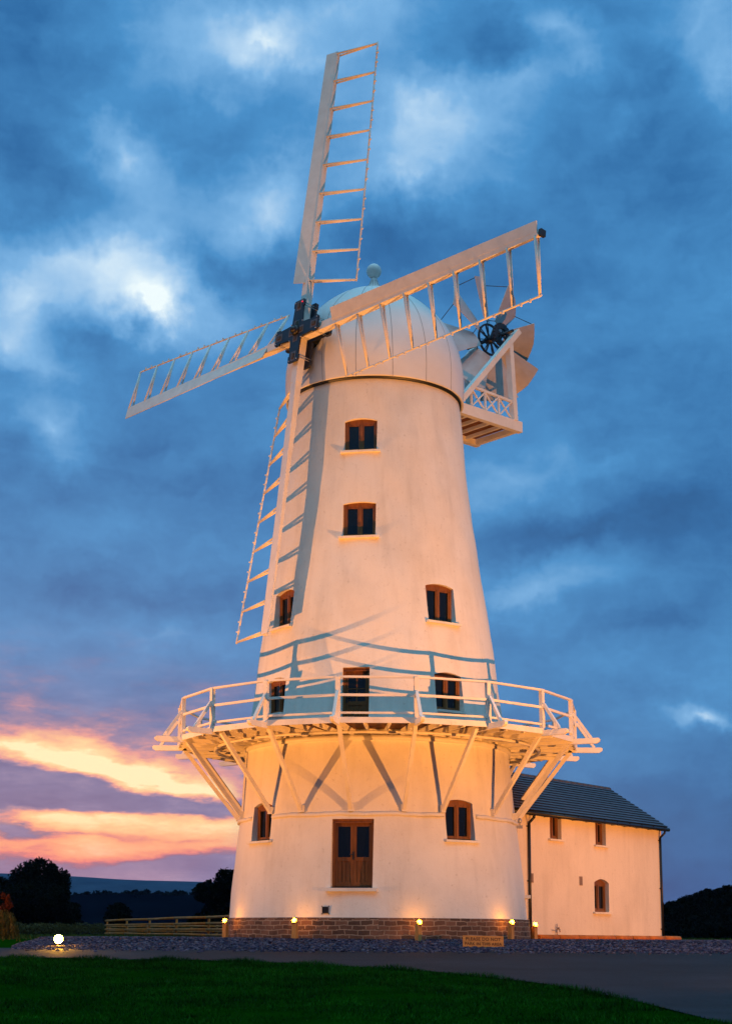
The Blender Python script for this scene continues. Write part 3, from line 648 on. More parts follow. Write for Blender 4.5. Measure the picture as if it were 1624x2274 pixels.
for k in range(4):
    a = k * math.pi / 2; A = U2 * math.cos(a) + T2 * math.sin(a); B = T2 * math.cos(a) - U2 * math.sin(a); c0 = HUB + NV * (FRONT + .032)
    sp_.box(c0 + A * .93, (A, B, NV), (.17, .13, .004)); wd.box(c0 + A * .93, (A, B, NV), (.09, .06, .03))
    sp_.box(c0 + A * .26, (A, B, NV), (.13, .13, .005)); wd.box(c0 + A * .26, (A, B, NV), (.08, .07, .02))
    for x, y in ((1.07, .2), (1.07, -.2), (.30, .3)): bo.tube(c0 + A * x + B * y - NV * .01, c0 + A * x + B * y + NV * .02, .022)
    for y in (-.24, .24):
        for dx in (1.0, .92): bo.tube(HUB + A * dx + B * y + NV * FRONT, HUB + A * dx + B * y - NV * (FRONT + .1), .014)
build('clamp_plate', sp_, mat('worn_iron', (.10, .09, .10), .5, .5), cr); build('bolts', bo, M_STEEL, cr)['kind'] = 'stuff'; build('wedge', wd, M_BRASS, cr)
po = MB(); po.tube(HUB + NV * (FRONT + .02), HUB + NV * (FRONT + .16), .20, 14, .15); po.sphere(HUB + NV * (FRONT + .16), .12, 12, 8); build('poll_end', po, M_IRON, cr)
ws = MB(); ws.tube(HUB - NV * (FRONT + .1), HUB - NV * 1.5, .42, 20, .60); build('windshaft', ws, M_IRON, cr)
le = MB(); le.sphere(HUB + NV * (FRONT + .05) + U2 * 1.03 + T2 * .17, .025, 8, 6); build('indicator_light', le, M_LED, cr)

# ---------------- fantail and its staging
RD = Vector((.745, .667, 0)).normalized(); LT = Vector((RD.y, -RD.x, 0)); SW = 1.195
def ft(t, s, z): return Vector((axis(z), 0, z)) + RD * t + LT * s
stg = MB()
for s in (-SW, SW): stg.beam(ft(1.5, s * .92, 18.54), ft(6.3, s * .92, 18.54), .22, .40)
stg.beam(ft(6.13, -SW - .02, 18.45), ft(6.13, SW - .13, 18.45), .2, .2); 
fan = build('fan_stage', stg, M_WHITE, mill, org=ft(3, 0, 18.4))
for t in (3.2, 3.75, 4.35, 4.95, 5.55):
    j = MB(); j.beam(ft(t, -SW + .2, 18.50), ft(t, SW - .2, 18.50), .09, .12); build('stage_joist', j, M_WHITE, fan)
bd = MB()
for k in range(13): bd.beam(ft(2.9, -1.0 + k * .165, 18.585), ft(6.05, -1.0 + k * .165, 18.585), .15, .035)
build('stage_boards', bd, M_DECK, fan)
for s in (-SW, SW):
    ss = s * .93
    b = MB(); b.beam(ft(3.05, ss, 18.75), ft(6.28, ss, 22.35), .20, .26, LT); build('raking_leg', b, M_WHITE, fan)
    b = MB(); b.beam(ft(5.95, ss, 18.74), ft(5.78, ss, 21.75), .20, .24, LT); build('fan_post', b, M_WHITE, fan)
    b = MB(); b.beam(ft(3.85, ss, 19.52), ft(5.85, ss, 19.46), .09, .09); build('stage_rail', b, M_WHITE, fan)
    xs = np.linspace(3.7, 5.85, 4); b = MB()
    for xa, xb in zip(xs[:-1], xs[1:]):
        b.beam(ft(xa, ss, 18.74), ft(xa, ss, 19.50), .07, .07, LT); b.beam(ft(xa, ss + .02, 18.76), ft(xb, ss + .02, 19.48), .05, .055, LT); b.beam(ft(xb, ss - .02, 18.76), ft(xa, ss - .02, 19.48), .05, .055, LT)
    build('stage_lattice', b, M_WHITE, fan)
FH = ft(5.92, 0, 22.27)
def fdir(th): return Z * math.cos(th) + RD * math.sin(th), -Z * math.sin(th) + RD * math.cos(th)
wl = MB(); ns = 32
for r_, th_ in ((.60, .035),):
    for k in range(ns):
        a, b = fdir(2 * math.pi * k / ns)[0], fdir(2 * math.pi * (k + 1) / ns)[0]; wl.beam(FH + a * r_, FH + b * r_, .07, .06, LT)
for k in range(8):
    a = fdir(2 * math.pi * (k + .5) / 8)[0]; wl.beam(FH, FH + a * .6, .09, .05, LT, .05, .04)
wl.tube(FH - LT * .16, FH + LT * .16, .15, 14); build('fan_wheel', wl, M_IRON, fan)
ax_ = MB(); ax_.tube(FH - LT * 1.2, FH + LT * 1.2, .06, 10); pk = FH + LT * .62
for k in range(20):
    a, b = fdir(2 * math.pi * k / 20)[0], fdir(2 * math.pi * (k + 1) / 20)[0]; ax_.beam(pk + a * .36, pk + b * .36, .22, .09, LT)
for k in range(4):
    a = fdir(math.pi / 2 * k + .4)[0]; ax_.beam(pk, pk + a * .35, .09, .05, LT)
build('fan_axle', ax_, M_IRON, fan)
BETA = R(28)
for k in range(8):
    th = R(-12 + 45 * k); rv, tv = fdir(th); cd = tv * math.cos(BETA) - LT * math.sin(BETA); nv = LT * math.cos(BETA) + tv * math.sin(BETA)
    v_ = MB(); rs = np.linspace(.72, 2.32, 7); top = []; 
    for r_ in rs:
        u = (r_ - .72) / 1.6; hw_ = .34 + .44 * u; row = []
        for q in np.linspace(-1, 1, 7): row.append(FH + rv * (r_ + (.10 * (1 - abs(q)) if u > .99 else 0)) + cd * (hw_ * q) + nv * (.10 * (1 - q * q) * (.4 + .6 * u)))
        top.append(row)
    vs = [p for row in top for p in row]; vb = [p - nv * .022 for p in vs]; m_ = len(vs)
    fs = [(i * 7 + j, i * 7 + j + 1, (i + 1) * 7 + j + 1, (i + 1) * 7 + j) for i in range(6) for j in range(6)]
    edge = [(i * 7, (i + 1) * 7) for i in range(6)] + [(42 + j, 43 + j) for j in range(6)] + [(48 - i * 7, 41 - i * 7) for i in range(6)] + [(6 - j, 5 - j) for j in range(6)]
    v_.add(vs + vb, fs + [tuple(i + m_ for i in f[::-1]) for f in fs] + [(a, b, b + m_, a + m_) for a, b in edge], False)
    build('fan_vane', v_, M_VANE, fan)
    rv2, tv2 = fdir(th + R(45)); cd2 = tv2 * math.cos(BETA) - LT * math.sin(BETA)
    st_ = MB(); st_.tube(FH + rv * .3, FH + rv * 2.2, .018, 6); st_.tube(FH + rv * 2.28 + cd * .72, FH + rv2 * 2.28 - cd2 * .72, .014, 6); st_.tube(FH + rv * .80 + cd * .24, FH + rv2 * .80 - cd2 * .24, .014, 6)
    build('fan_stay', st_, M_IRON, fan)

# ================================================================== the house
HP = Vector((5.173, 1.443, 0)); DR = Vector((.61103, .79161, 0)); HN = Vector((.79161, -.61103, 0))
house = thing('house', 'low white two storey house with grey slate roof joined to the foot of the windmill', 'house', HP + DR * 4.5 - HN * 2.3 + Z * GZ)
def hp(s, n, z): return HP + DR * s + HN * n + Z * z
S0, S1, HW_ = -1.4, 9.74, 2.28
EZ, RZ = 4.20, 5.70
wb_ = MB(); wb_.prism([(0, -.9), (-2 * HW_, -.9), (-2 * HW_, EZ - .02), (-HW_, RZ - .10), (0, EZ - .02)], hp(S0, 0, 0), HN, Z, DR, S1 - S0)
hw_o = build('house_wall', wb_, M_HOUSE, house)
HWIN = [(1.77, .39, 3.25, 4.15, 0), (4.945, .385, 3.19, 4.08, 0), (4.93, .53, .78, 1.97, .13)]
cut = MB()
for s, hw, z0, z1, rise in HWIN: cut.prism(outline(hw, z0, z1, rise), hp(s, -.45, 0), DR, Z, HN, .9)
boolean_cut(hw_o, cut)
for s, hw, z0, z1, rise in HWIN:
    w = window_frame(house, hp(s, -.24, 0), DR, HN, hw, z0, z1, rise)
    sill_part(w, hp(s, 0, 0), DR, HN, hw + .12, z0 + .003, .2, .09, .07, M_HOUSE)
def slope(sgn, mb, th0, th1, over=.07):
    nE, nR = (.22 if sgn > 0 else -2 * HW_ - .22), -HW_
    zE = EZ - .22 * (RZ - EZ) / HW_ + .02
    q = [hp(S0, nE, zE), hp(S1 + over, nE, zE), hp(S1 + over, nR, RZ), hp(S0, nR, RZ)]; ln = math.hypot(nE - nR, RZ - zE)
    up = (q[1] - q[0]).cross(q[3] - q[0]).normalized(); up = up if up.z > 0 else -up
    vs = [p + up * th1 for p in q] + [p + up * th0 for p in q]
    uv = [[(0, 0), (S1 + over - S0, 0), (S1 + over - S0, ln), (0, ln)]] + [[(0, 0)] * 4] * 5
    mb.add(vs, [(0, 1, 2, 3), (7, 6, 5, 4), (0, 4, 5, 1), (1, 5, 6, 2), (2, 6, 7, 3), (3, 7, 4, 0)], False, uv)
rb_ = MB(); slope(1, rb_, 0, .06); slope(-1, rb_, 0, .06)
for sgn in (1, -1):          # overlapping slate courses
    nE, nR = (.22 if sgn > 0 else -2 * HW_ - .22), -HW_; zE = EZ - .22 * (RZ - EZ) / HW_ + .02; NC = 14
    e0, e1 = hp(S0, nE, zE), hp(S0, nR, RZ); upd = e1 - e0; nn = DR.cross(upd).normalized(); nn = nn if nn.z > 0 else -nn; wd_ = DR * (S1 + .07 - S0); ln = upd.length
    for i in range(NC):
        a, b = i / NC, min((i + 1.12) / NC, 1)
        q = [e0 + upd * a + nn * .098, e0 + wd_ + upd * a + nn * .098, e0 + wd_ + upd * b + nn * .064, e0 + upd * b + nn * .064]; lo = [q[0] - nn * .034, q[1] - nn * .034, q[2] - nn * .003, q[3] - nn * .003]
        u0, u1, v0, v1 = .17 * (i % 2), .17 * (i % 2) + wd_.length, .2 * i + .036, .2 * i + .198
        rb_.add(q + lo, [(0, 1, 2, 3), (7, 6, 5, 4), (0, 4, 5, 1), (1, 5, 6, 2), (2, 6, 7, 3), (3, 7, 4, 0)], False, [[(u0, v0), (u1, v0), (u1, v1), (u0, v1)]] + [[(0, 0)] * 4] * 5)
roof = build('roof', rb_, M_SLATE, house, recalc=False)
rr_ = MB()
for k in range(25):
    s = S0 + k * .45; e = min(s + .445, S1 + .08)
    if s < e: rr_.tube(hp(s, -HW_, RZ + .03), hp(e, -HW_, RZ + .03), .10, 8)
build('ridge_tile', rr_, M_RIDGE, roof)
gt = MB(); gt.tube(hp(S0, .27, EZ - .17), hp(S1 + .12, .27, EZ - .17), .075, 10)
for k in range(12): gt.box(hp(S0 + .4 + .95 * k, .20, EZ - .17), (DR, HN, Z), (.02, .14, .07))
build('gutter', gt, M_BLACKP, house)
fc_ = MB(); fc_.box(hp((S0 + S1) / 2 + .05, .10, EZ - .13), (DR, HN, Z), ((S1 - S0) / 2 + .1, .10, .035)); fc_.box(hp((S0 + S1) / 2 + .05, .185, EZ - .11), (DR, HN, Z), ((S1 - S0) / 2 + .1, .012, .09)); build('fascia_board', fc_, M_BLACKP, house)
for s in (-.07, 9.55):
    d = MB(); d.path([hp(s, .27, EZ - .24), hp(s, .25, EZ - .32), hp(s, .06, EZ - .48), hp(s, .06, GZ)], .042 if s > 0 else .05, 10)
    for z in (3.6, 1.75, .2): d.box(hp(s, .03, z), (DR, HN, Z), (.09, .03, .02))
    build('downpipe', d, M_BLACKP, house)
for s in (.13, 3.44):
    v_ = MB(); v_.box(hp(s, .004, 1.86), (DR, HN, Z), (.11, .008, .16))
    for k in range(4): v_.box(hp(s - .075 + .05 * k, .018, 1.86), (DR, HN, Z), (.010, .008, .14))
    build('wall_vent', v_, M_TERRA, house)
tp_ = MB(); tp_.path([hp(1.66, .05, GZ), hp(1.66, .05, .34)], .018); tp_.path([hp(1.66, .05, .12), hp(1.50, .05, .12), hp(1.36, .05, .13)], .012); tp_.path([hp(1.66, .05, .16), hp(1.72, .12, .16), hp(1.72, .13, .06)], .022); tp_.sphere(hp(1.69, .10, .20), .035, 8, 6)
build('garden_tap', tp_, M_TERRA, house)
lg = MB(); prev = None
for k in range(8):
    s0, s1 = -.2 + k * 1.30, -.2 + (k + 1) * 1.30 - .03
    lg.tube(hp(s0, .42, GZ + .145 - .004 * k), hp(s1, .42, GZ + .145 - .004 * (k + 1)), .10, 10)
tag(build('log_edging', lg, M_FENCE), 'long round timber edging lying along the foot of the white house wall', 'edging')

# ================================================================== ground
def hz(x, y):
    x = np.asarray(x, float); y = np.asarray(y, float)
    b = np.interp(y, [-400, -60, -27, -25, -7.3, -5.0, 60, 400, 6000], [-1.9, -1.62, -1.50, -1.44, -.52, -.27, -.30, -1.2, -1.5])
    return b
GE = [(-60, -9.5), (-20, -10.6), (-9.7, -11.0), (-3.7, -11.6), (-.2, -13.4), (1.8, -15.2), (3.4, -17.5), (4.7, -20.8), (5.5, -24.2), (7.0, -29), (10, -36), (16, -46), (24, -54), (60, -58)]
def grass_edge(x): return np.interp(x, [p[0] for p in GE], [p[1] for p in GE])
def sheet(name, xs, ys, zf, m, keep=None):
    X, Y = np.meshgrid(xs, ys); Zz = zf(X, Y); v = np.stack([X, Y, Zz], -1).reshape(-1, 3); nx, ny = len(xs), len(ys)
    i = np.arange(ny - 1)[:, None] * nx + np.arange(nx - 1)[None]; f = np.stack([i, i + 1, i + nx + 1, i + nx], -1).reshape(-1, 4)
    return np_mesh(name, v, f, m, smooth=True)
def ground_mat(name, a, b, scale, rough=.95, bump=.5, bscale=60):
    return mat(name, tuple((p + q) / 2 for p, q in zip(a, b)), rough, .15, var=.5, vscale=scale, bump=bump, bscale=bscale)
M_GROUND = mat('meadow_soil', (.003, .030, .001), .95, .0, var=.5, vscale=.8, bump=.6, bscale=12)
M_ROAD = mat('worn_asphalt', (.011, .013, .021), .85, .2, var=.38, vscale=.7, bump=.5, bscale=60, stretch=(.35, 1.6, 1))
_t = M_ROAD.node_tree; _b = _t.nodes['Principled BSDF']; _src = _b.inputs['Base Color'].links[0].from_socket
_tc = _t.nodes.new('ShaderNodeTexCoord'); _n = _t.nodes.new('ShaderNodeTexNoise'); _n.inputs['Scale'].default_value = 34; _n.inputs['Detail'].default_value = 3; _t.links.new(_tc.outputs['Object'], _n.inputs['Vector'])
_n2 = _t.nodes.new('ShaderNodeTexNoise'); _n2.inputs['Scale'].default_value = .35; _n2.inputs['Detail'].default_value = 7; _n2.inputs['Roughness'].default_value = .7; _t.links.new(_tc.outputs['Object'], _n2.inputs['Vector'])
_ad = _t.nodes.new('ShaderNodeMath'); _ad.operation = 'MULTIPLY'; _t.links.new(_n.outputs['Fac'], _ad.inputs[0]); _t.links.new(_n2.outputs['Fac'], _ad.inputs[1])
_rp = _t.nodes.new('ShaderNodeValToRGB'); _rp.color_ramp.elements[0].position = .12; _rp.color_ramp.elements[0].color = (.45, .45, .5, 1); _rp.color_ramp.elements[1].position = .40; _rp.color_ramp.elements[1].color = (1.7, 1.65, 1.6, 1); _t.links.new(_ad.outputs[0], _rp.inputs[0])
_mx = _t.nodes.new('ShaderNodeMix'); _mx.data_type = 'RGBA'; _mx.blend_type = 'MULTIPLY'; _mx.inputs[0].default_value = 1; _t.links.new(_src, _mx.inputs[6]); _t.links.new(_rp.outputs[0], _mx.inputs[7]); _t.links.new(_mx.outputs[2], _b.inputs['Base Color'])
M_GRAVBED = mat('slate_chip_bed', (.04, .038, .06), .9, .2, var=.6, vscale=14, bump=1., bscale=30)
M_CHIP = foliage_mat('slate_chips', (.022, .022, .045), (.15, .13, .17))
_ramp = [n_ for n_ in M_CHIP.node_tree.nodes if n_.type == 'VALTORGB'][0].color_ramp
for p_, c_ in ((.35, (.05, .045, .085, 1)), (.6, (.085, .075, .125, 1)), (.72, (.10, .06, .055, 1)), (.85, (.12, .105, .15, 1))): _ramp.elements.new(p_).color = c_
xs = np.concatenate([np.linspace(-3400, -120, 12), np.linspace(-100, 100, 121), np.linspace(120, 3400, 12)]); ys = np.concatenate([np.linspace(-400, -70, 8), np.linspace(-60, 30, 181), np.linspace(36, 5200, 40)])
tag(sheet('ground', xs, ys, lambda x, y: hz(x, y) + np.where((y < -8) & (y > -60), .03 * np.sin(x * .9 + y * .4) * np.sin(y * .7), 0) * np.clip((grass_edge(x) - y) / 1.5, 0, 1), M_GROUND), kind='structure')
# road and forecourt
xr = np.concatenate([np.linspace(-60, -14, 12), np.linspace(-13, 14, 109), np.linspace(15, 60, 20)]); rows = 40; V = []; 
for x in xr:
    e = float(grass_edge(x))
    e += .10 * math.sin(x * 2.1) + .06 * math.sin(x * 5.3)
    for k in range(rows + 1):
        y = e + (-7.25 - e) * k / rows; V.append((x, y, float(hz(x, y)) + .035 - .031 * (1 if 0 < k < rows else 1)))
F = [(i * (rows + 1) + k, (i + 1) * (rows + 1) + k, (i + 1) * (rows + 1) + k + 1, i * (rows + 1) + k + 1) for i in range(len(xr) - 1) for k in range(rows)]
V = np.array(V); V[:, 2] += .03
tag(np_mesh('road', V, F, M_ROAD, smooth=True), kind='structure')
# gravel bed sheet
def gfar(x): return np.interp(x, [-10.2, -9.0, -7.5, -5.2, -4.9, 4.9, 5.2, 12, 16, 30], [-6.6, -1.0, 4, 5.5, 4, 0, 1.0, 9.5, 2, -2])
xg = np.linspace(-10.2, 26, 120); V = []
for x in xg:
    f_ = float(gfar(x))
    for k in range(25): y = -7.27 + (f_ + 7.27) * k / 24; V.append((x, y, float(hz(x, y)) + .05))
F = [(i * 25 + k, (i + 1) * 25 + k, (i + 1) * 25 + k + 1, i * 25 + k + 1) for i in range(119) for k in range(24)]
tag(np_mesh('gravel_bed', V, F, M_GRAVBED, smooth=True), kind='structure')
# slate chips
n = 44000
x = rng.uniform(-10.2, 15, n); y = -7.35 + (np.minimum(gfar(x), 3) + 7.3) * rng.random(n) ** 1.3; y[:1500] = -7.3 - np.abs(rng.normal(0, .45, 1500))
ok = (x ** 2 + y ** 2 > 5.0 ** 2) & ~(((x - HP.x) * HN.x + (y - HP.y) * HN.y < .3) & (x > 4)); x, y = x[ok], y[ok]; n = len(x)
base = np.array([[-1, -1, -1], [1, -1, -1], [1, 1, -1], [-1, 1, -1], [-.7, -.8, 1], [.8, -.6, 1], [.6, .7, 1], [-.8, .6, 1]], float)
sz = rng.uniform(.018, .052, (n, 1, 1)) * np.array([1, .65, .3]) * rng.uniform(.7, 1.3, (n, 1, 3))
P = base[None] * sz + rng.normal(0, .004, (n, 8, 3))
a = rng.uniform(0, 6.28, n); tl = rng.normal(0, .45, n); ca_, sa_ = np.cos(a), np.sin(a); ct, s_t = np.cos(tl), np.sin(tl)
P = np.stack([P[..., 0], P[..., 1] * ct[:, None] - P[..., 2] * s_t[:, None], P[..., 1] * s_t[:, None] + P[..., 2] * ct[:, None]], -1)
P = np.stack([P[..., 0] * ca_[:, None] - P[..., 1] * sa_[:, None], P[..., 0] * sa_[:, None] + P[..., 1] * ca_[:, None], P[..., 2]], -1)
P += np.stack([x, y, hz(x, y) + np.where(y < -7.3, .045, .06) + rng.uniform(0, .025, n) * (y > -7.3)], -1)[:, None]
fq = np.array([(0, 3, 2, 1), (4, 5, 6, 7), (0, 1, 5, 4), (1, 2, 6, 5), (2, 3, 7, 6), (3, 0, 4, 7)])
tag(np_mesh('slate_gravel', P.reshape(-1, 3), (fq[None] + 8 * np.arange(n)[:, None, None]).reshape(-1, 4), M_CHIP), 'blue grey slate chippings spread round the foot of the windmill', 'gravel', kind='stuff')
# lawn blades
def blades(n, x, y, h, w, name, m, label):
    a = rng.uniform(0, 6.28, n); z = hz(x, y); ln = rng.normal(0, .5, (n, 2)) * h[:, None]
    dx, dy = np.cos(a) * w, np.sin(a) * w
    v = np.stack([np.stack([x - dx, y - dy, z], -1), np.stack([x + dx, y + dy, z], -1), np.stack([x + ln[:, 0], y + ln[:, 1], z + h], -1)], 1)
    return tag(np_mesh(name, v.reshape(-1, 3), np.arange(3 * n).reshape(-1, 3), m), label, 'grass', kind='stuff')
n = 90000
y = -27 + 16.5 * rng.random(n) ** .8; x = rng.uniform(-12, 7, n); ok = (y < grass_edge(x) + .05 * rng.normal(size=n)); x, y = x[ok], y[ok]; n = len(x)
cl = .5 + .5 * np.sin(x * 1.7 + 1.3 * np.sin(y * 1.1)) * np.sin(y * 1.9 + np.sin(x * .8)); h = rng.uniform(.03, .07, n) * (.7 + .9 * cl)
xe = rng.uniform(-12, 8, 9000); ye = grass_edge(xe) + .10 * np.sin(xe * 2.1) + .06 * np.sin(xe * 5.3) + rng.normal(0, .09, 9000) + .02; x = np.concatenate([x, xe]); y = np.concatenate([y, ye]); h = np.concatenate([h, rng.uniform(.03, .12, 9000) * (1 + .5 * np.sin(xe * 3.3))]); n = len(x)
blades(n, x, y, h, .010, 'grass', M_GRASS, 'dark green mown lawn in front of the drive')
n = 26000
x = rng.uniform(-40, 40, n); y = rng.uniform(-6, 30, n); ok = ((x < -5.5) & (y > np.where(x < -10.2, -7, gfar(x)))) | ((x > 8) & (y > np.interp(x, [8, 12, 16, 30], [14, 10, 2.2, -2]))); x, y = x[ok], y[ok]; n = len(x)
blades(n, x, y, rng.uniform(.06, .18, n), .02, 'meadow_grass', foliage_mat('meadow_blades', (.03, .06, .012), (.06, .09, .02)), 'rough meadow grass behind the gravel')

# far land: blue hill, wooded ridge
def hill(name, Y, prof, depth, m, base=-3.):
    xs_ = np.linspace(prof[0][0], prof[-1][0], 160); top = np.interp(xs_, [p[0] for p in prof], [p[1] for p in prof])
    for k in range(3): top = np.convolve(np.pad(top, 6, 'edge'), np.ones(13) / 13, 'valid')
    V = []; cr_ = 14
    for x_, t_ in zip(xs_, top):
        for k in range(cr_ + 1):
            u = k / cr_; V.append((x_, Y + depth * (u - .5), base + (t_ - base) * math.sin(math.pi * u) ** .8 + .004 * t_ * math.sin(x_ * .02 + k)))
    F = [(i * (cr_ + 1) + k, (i + 1) * (cr_ + 1) + k, (i + 1) * (cr_ + 1) + k + 1, i * (cr_ + 1) + k + 1) for i in range(159) for k in range(cr_)]
    return tag(np_mesh(name, V, F, m, smooth=True), kind='structure')
def prof_at(Y, pts): return [(at(x, y, Y).x, at(x, y, Y).z) for x, y in pts]
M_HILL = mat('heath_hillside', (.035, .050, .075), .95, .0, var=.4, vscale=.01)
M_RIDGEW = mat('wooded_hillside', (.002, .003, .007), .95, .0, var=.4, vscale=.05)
hill('far_hill', 4500, prof_at(4500, [(-700, 1960), (-200, 1938), (0, 1935), (60, 1935), (133, 1942), (200, 1949), (277, 1957), (360, 1957), (443, 1956), (700, 1965), (1100, 2000), (1700, 2030), (2400, 2040)]), 1400, M_HILL)
hill('wooded_hill', 520, prof_at(520, [(-400, 2000), (0, 1996), (150, 1987), (250, 1984), (330, 1982), (400, 1984), (520, 1990), (900, 2010), (1300, 2035), (1700, 2050)]), 260, M_RIDGEW)

# ------------------------------------------------------------------ leaves
def leaf_cloud(blobs, n, size, jitter=.25):
    """blobs: (x,y,z,rx,ry,rz); leaf quads spread through shells of the blobs"""
    w = np.array([b[3] * b[5] for b in blobs]); w = w / w.sum(); k = rng.choice(len(blobs), n, p=w); B = np.array(blobs)[k]
    d = rng.normal(size=(n, 3)); d /= np.linalg.norm(d, axis=1)[:, None]; r_ = rng.random(n) ** .33 * (1 + jitter * rng.normal(size=n) * .35)
    c_ = B[:, :3] + d * B[:, 3:] * r_[:, None]
    a = rng.normal(size=(n, 3)); a /= np.linalg.norm(a, axis=1)[:, None]; b = np.cross(a, rng.normal(size=(n, 3))); b /= np.linalg.norm(b, axis=1)[:, None]
    s_ = size * rng.uniform(.5, 1.4, (n, 1)); a = a * s_; b = b * s_ * .55
    v = np.stack([c_ - a, c_ - b, c_ + a, c_ + b], 1)
    return v.reshape(-1, 3), np.arange(4 * n).reshape(-1, 4)
def limb(mb, p, q, r0_, r1_):
    n_ = 4; pts = [Vector(p).lerp(Vector(q), i / n_) for i in range(n_ + 1)]
    for i in range(1, n_): pts[i] += Vector(rng.normal(size=3)) * (Vector(q) - Vector(p)).length * .04
    for i in range(n_): mb.tube(pts[i], pts[i + 1], r0_ + (r1_ - r0_) * i / n_, 8, r0_ + (r1_ - r0_) * (i + 1) / n_)
def tree(label, base, blobs, n, size, trunk_r, name='broadleaf_tree', m=None, cat='tree', extra=60, small=.16, group=None):
    """crown outlined by big blobs, roughened by many small clumps at their edges"""
    root = thing(name, label, cat, base, group); bl = list(blobs)
    for _ in range(extra):
        b = blobs[rng.integers(len(blobs))]; d = rng.normal(size=3); d /= np.linalg.norm(d); s_ = rng.uniform(.5, 1.3) * small * (b[3] + b[5])
        bl.append((b[0] + d[0] * b[3] * .95, b[1] + d[1] * b[4] * .95, b[2] + d[2] * b[5] * .95, s_, s_, s_ * .8))
    v, f = leaf_cloud(bl, n, size); np_mesh('crown', v, f, m or M_LEAF, root, base)
    tr = MB(); top = Vector((np.mean([b[0] for b in blobs]), np.mean([b[1] for b in blobs]), np.mean([b[2] for b in blobs])))
    limb(tr, Vector(base) - Z * .3, Vector(base).lerp(top, .6), trunk_r, trunk_r * .7)
    for b in blobs: limb(tr, Vector(base).lerp(top, .55), b[:3], trunk_r * .55, trunk_r * .12)
    build('trunk', tr, M_BARK, root, recalc=False); return root
def B(Y, *cs):
    """blobs from photo positions (x, y, rx, rz) at distance Y"""
    out = []
    for x_, y_, rx, rz in cs:
        p = at(x_, y_, Y); k = (Y + 50) / FOC; out.append((p.x, p.y + rng.normal() * rx * k * .3, p.z, rx * k, rx * k * .8, rz * k))
    return out
def base_at(x_, Y): p = at(x_, 2075, Y); return (p.x, Y, float(hz(p.x, Y)))
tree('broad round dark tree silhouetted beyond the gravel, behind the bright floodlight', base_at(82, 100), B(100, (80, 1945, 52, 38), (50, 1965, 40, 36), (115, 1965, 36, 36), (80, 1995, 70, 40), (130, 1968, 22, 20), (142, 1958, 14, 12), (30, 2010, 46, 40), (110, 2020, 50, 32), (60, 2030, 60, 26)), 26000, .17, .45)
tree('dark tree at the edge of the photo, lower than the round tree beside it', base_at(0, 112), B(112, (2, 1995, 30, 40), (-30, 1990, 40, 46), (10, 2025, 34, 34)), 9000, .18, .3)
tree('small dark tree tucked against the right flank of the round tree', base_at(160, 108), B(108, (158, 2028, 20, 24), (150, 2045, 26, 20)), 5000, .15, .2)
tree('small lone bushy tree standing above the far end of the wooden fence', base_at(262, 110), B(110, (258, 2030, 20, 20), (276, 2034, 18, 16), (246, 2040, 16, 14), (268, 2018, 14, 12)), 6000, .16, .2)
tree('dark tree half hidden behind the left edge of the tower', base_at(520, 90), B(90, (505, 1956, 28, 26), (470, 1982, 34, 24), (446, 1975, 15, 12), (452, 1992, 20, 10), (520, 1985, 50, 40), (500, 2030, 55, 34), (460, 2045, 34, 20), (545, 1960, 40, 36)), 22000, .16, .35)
# lit weeping shrub at the edge of the drive
sb = thing('weeping_shrub', 'weeping shrub lit orange by the floodlight at the edge of the drive', 'shrub', (-11.7, -3.2, float(hz(-11.7, -3.2))))
n = 5200; c0 = np.array([-11.65, -3.2]); th = rng.uniform(0, 6.28, n); rr0 = .62 * np.sqrt(rng.random(n)); zz = rng.random(n); strand = rng.integers(0, 60, n); th = strand / 60 * 6.28 + rng.normal(0, .05, n); rr0 = (.22 + .42 * ((strand * 37) % 60) / 60) * (1.1 - .35 * zz ** 2) + rng.normal(0, .02, n)
cx, cyy = c0[0] + rr0 * np.cos(th), c0[1] + rr0 * np.sin(th); cz = float(hz(-11.7, -3.2)) + .02 + zz * (.88 - .5 * np.abs(rr0 - .2))
cc_ = np.stack([cx, cyy, cz], -1); a = np.stack([rng.normal(0, .3, n), rng.normal(0, .3, n), -np.ones(n)], -1); a /= np.linalg.norm(a, axis=1)[:, None]; b = np.cross(a, rng.normal(size=(n, 3))); b /= np.linalg.norm(b, axis=1)[:, None]
v = np.stack([cc_ - a * .045, cc_ - b * .014, cc_ + a * .045, cc_ + b * .014], 1).reshape(-1, 3); np_mesh('foliage', v, np.arange(4 * n).reshape(-1, 4), M_LEAFB, sb, WO[sb.name])
v, f = leaf_cloud([(-11.50, -3.1, .62, .14, .14, .22), (-11.40, -3.1, .92, .08, .08, .18), (-11.55, -3.1, 1.05, .07, .07, .12), (-11.35, -3.1, .75, .12, .1, .1)], 700, .035); np_mesh('bronze_spray', v, f, M_LEAFR, sb, WO[sb.name])
stb = MB()
for k in range(7): limb(stb, (-11.65, -3.2, float(hz(-11.65, -3.2))), (-11.65 + .3 * math.cos(k), -3.2 + .3 * math.sin(k), .3), .03, .01)
limb(stb, (-11.6, -3.2, -.3), (-11.48, -3.1, 1.1), .025, .008); build('stem', stb, M_BARK, sb, recalc=False)
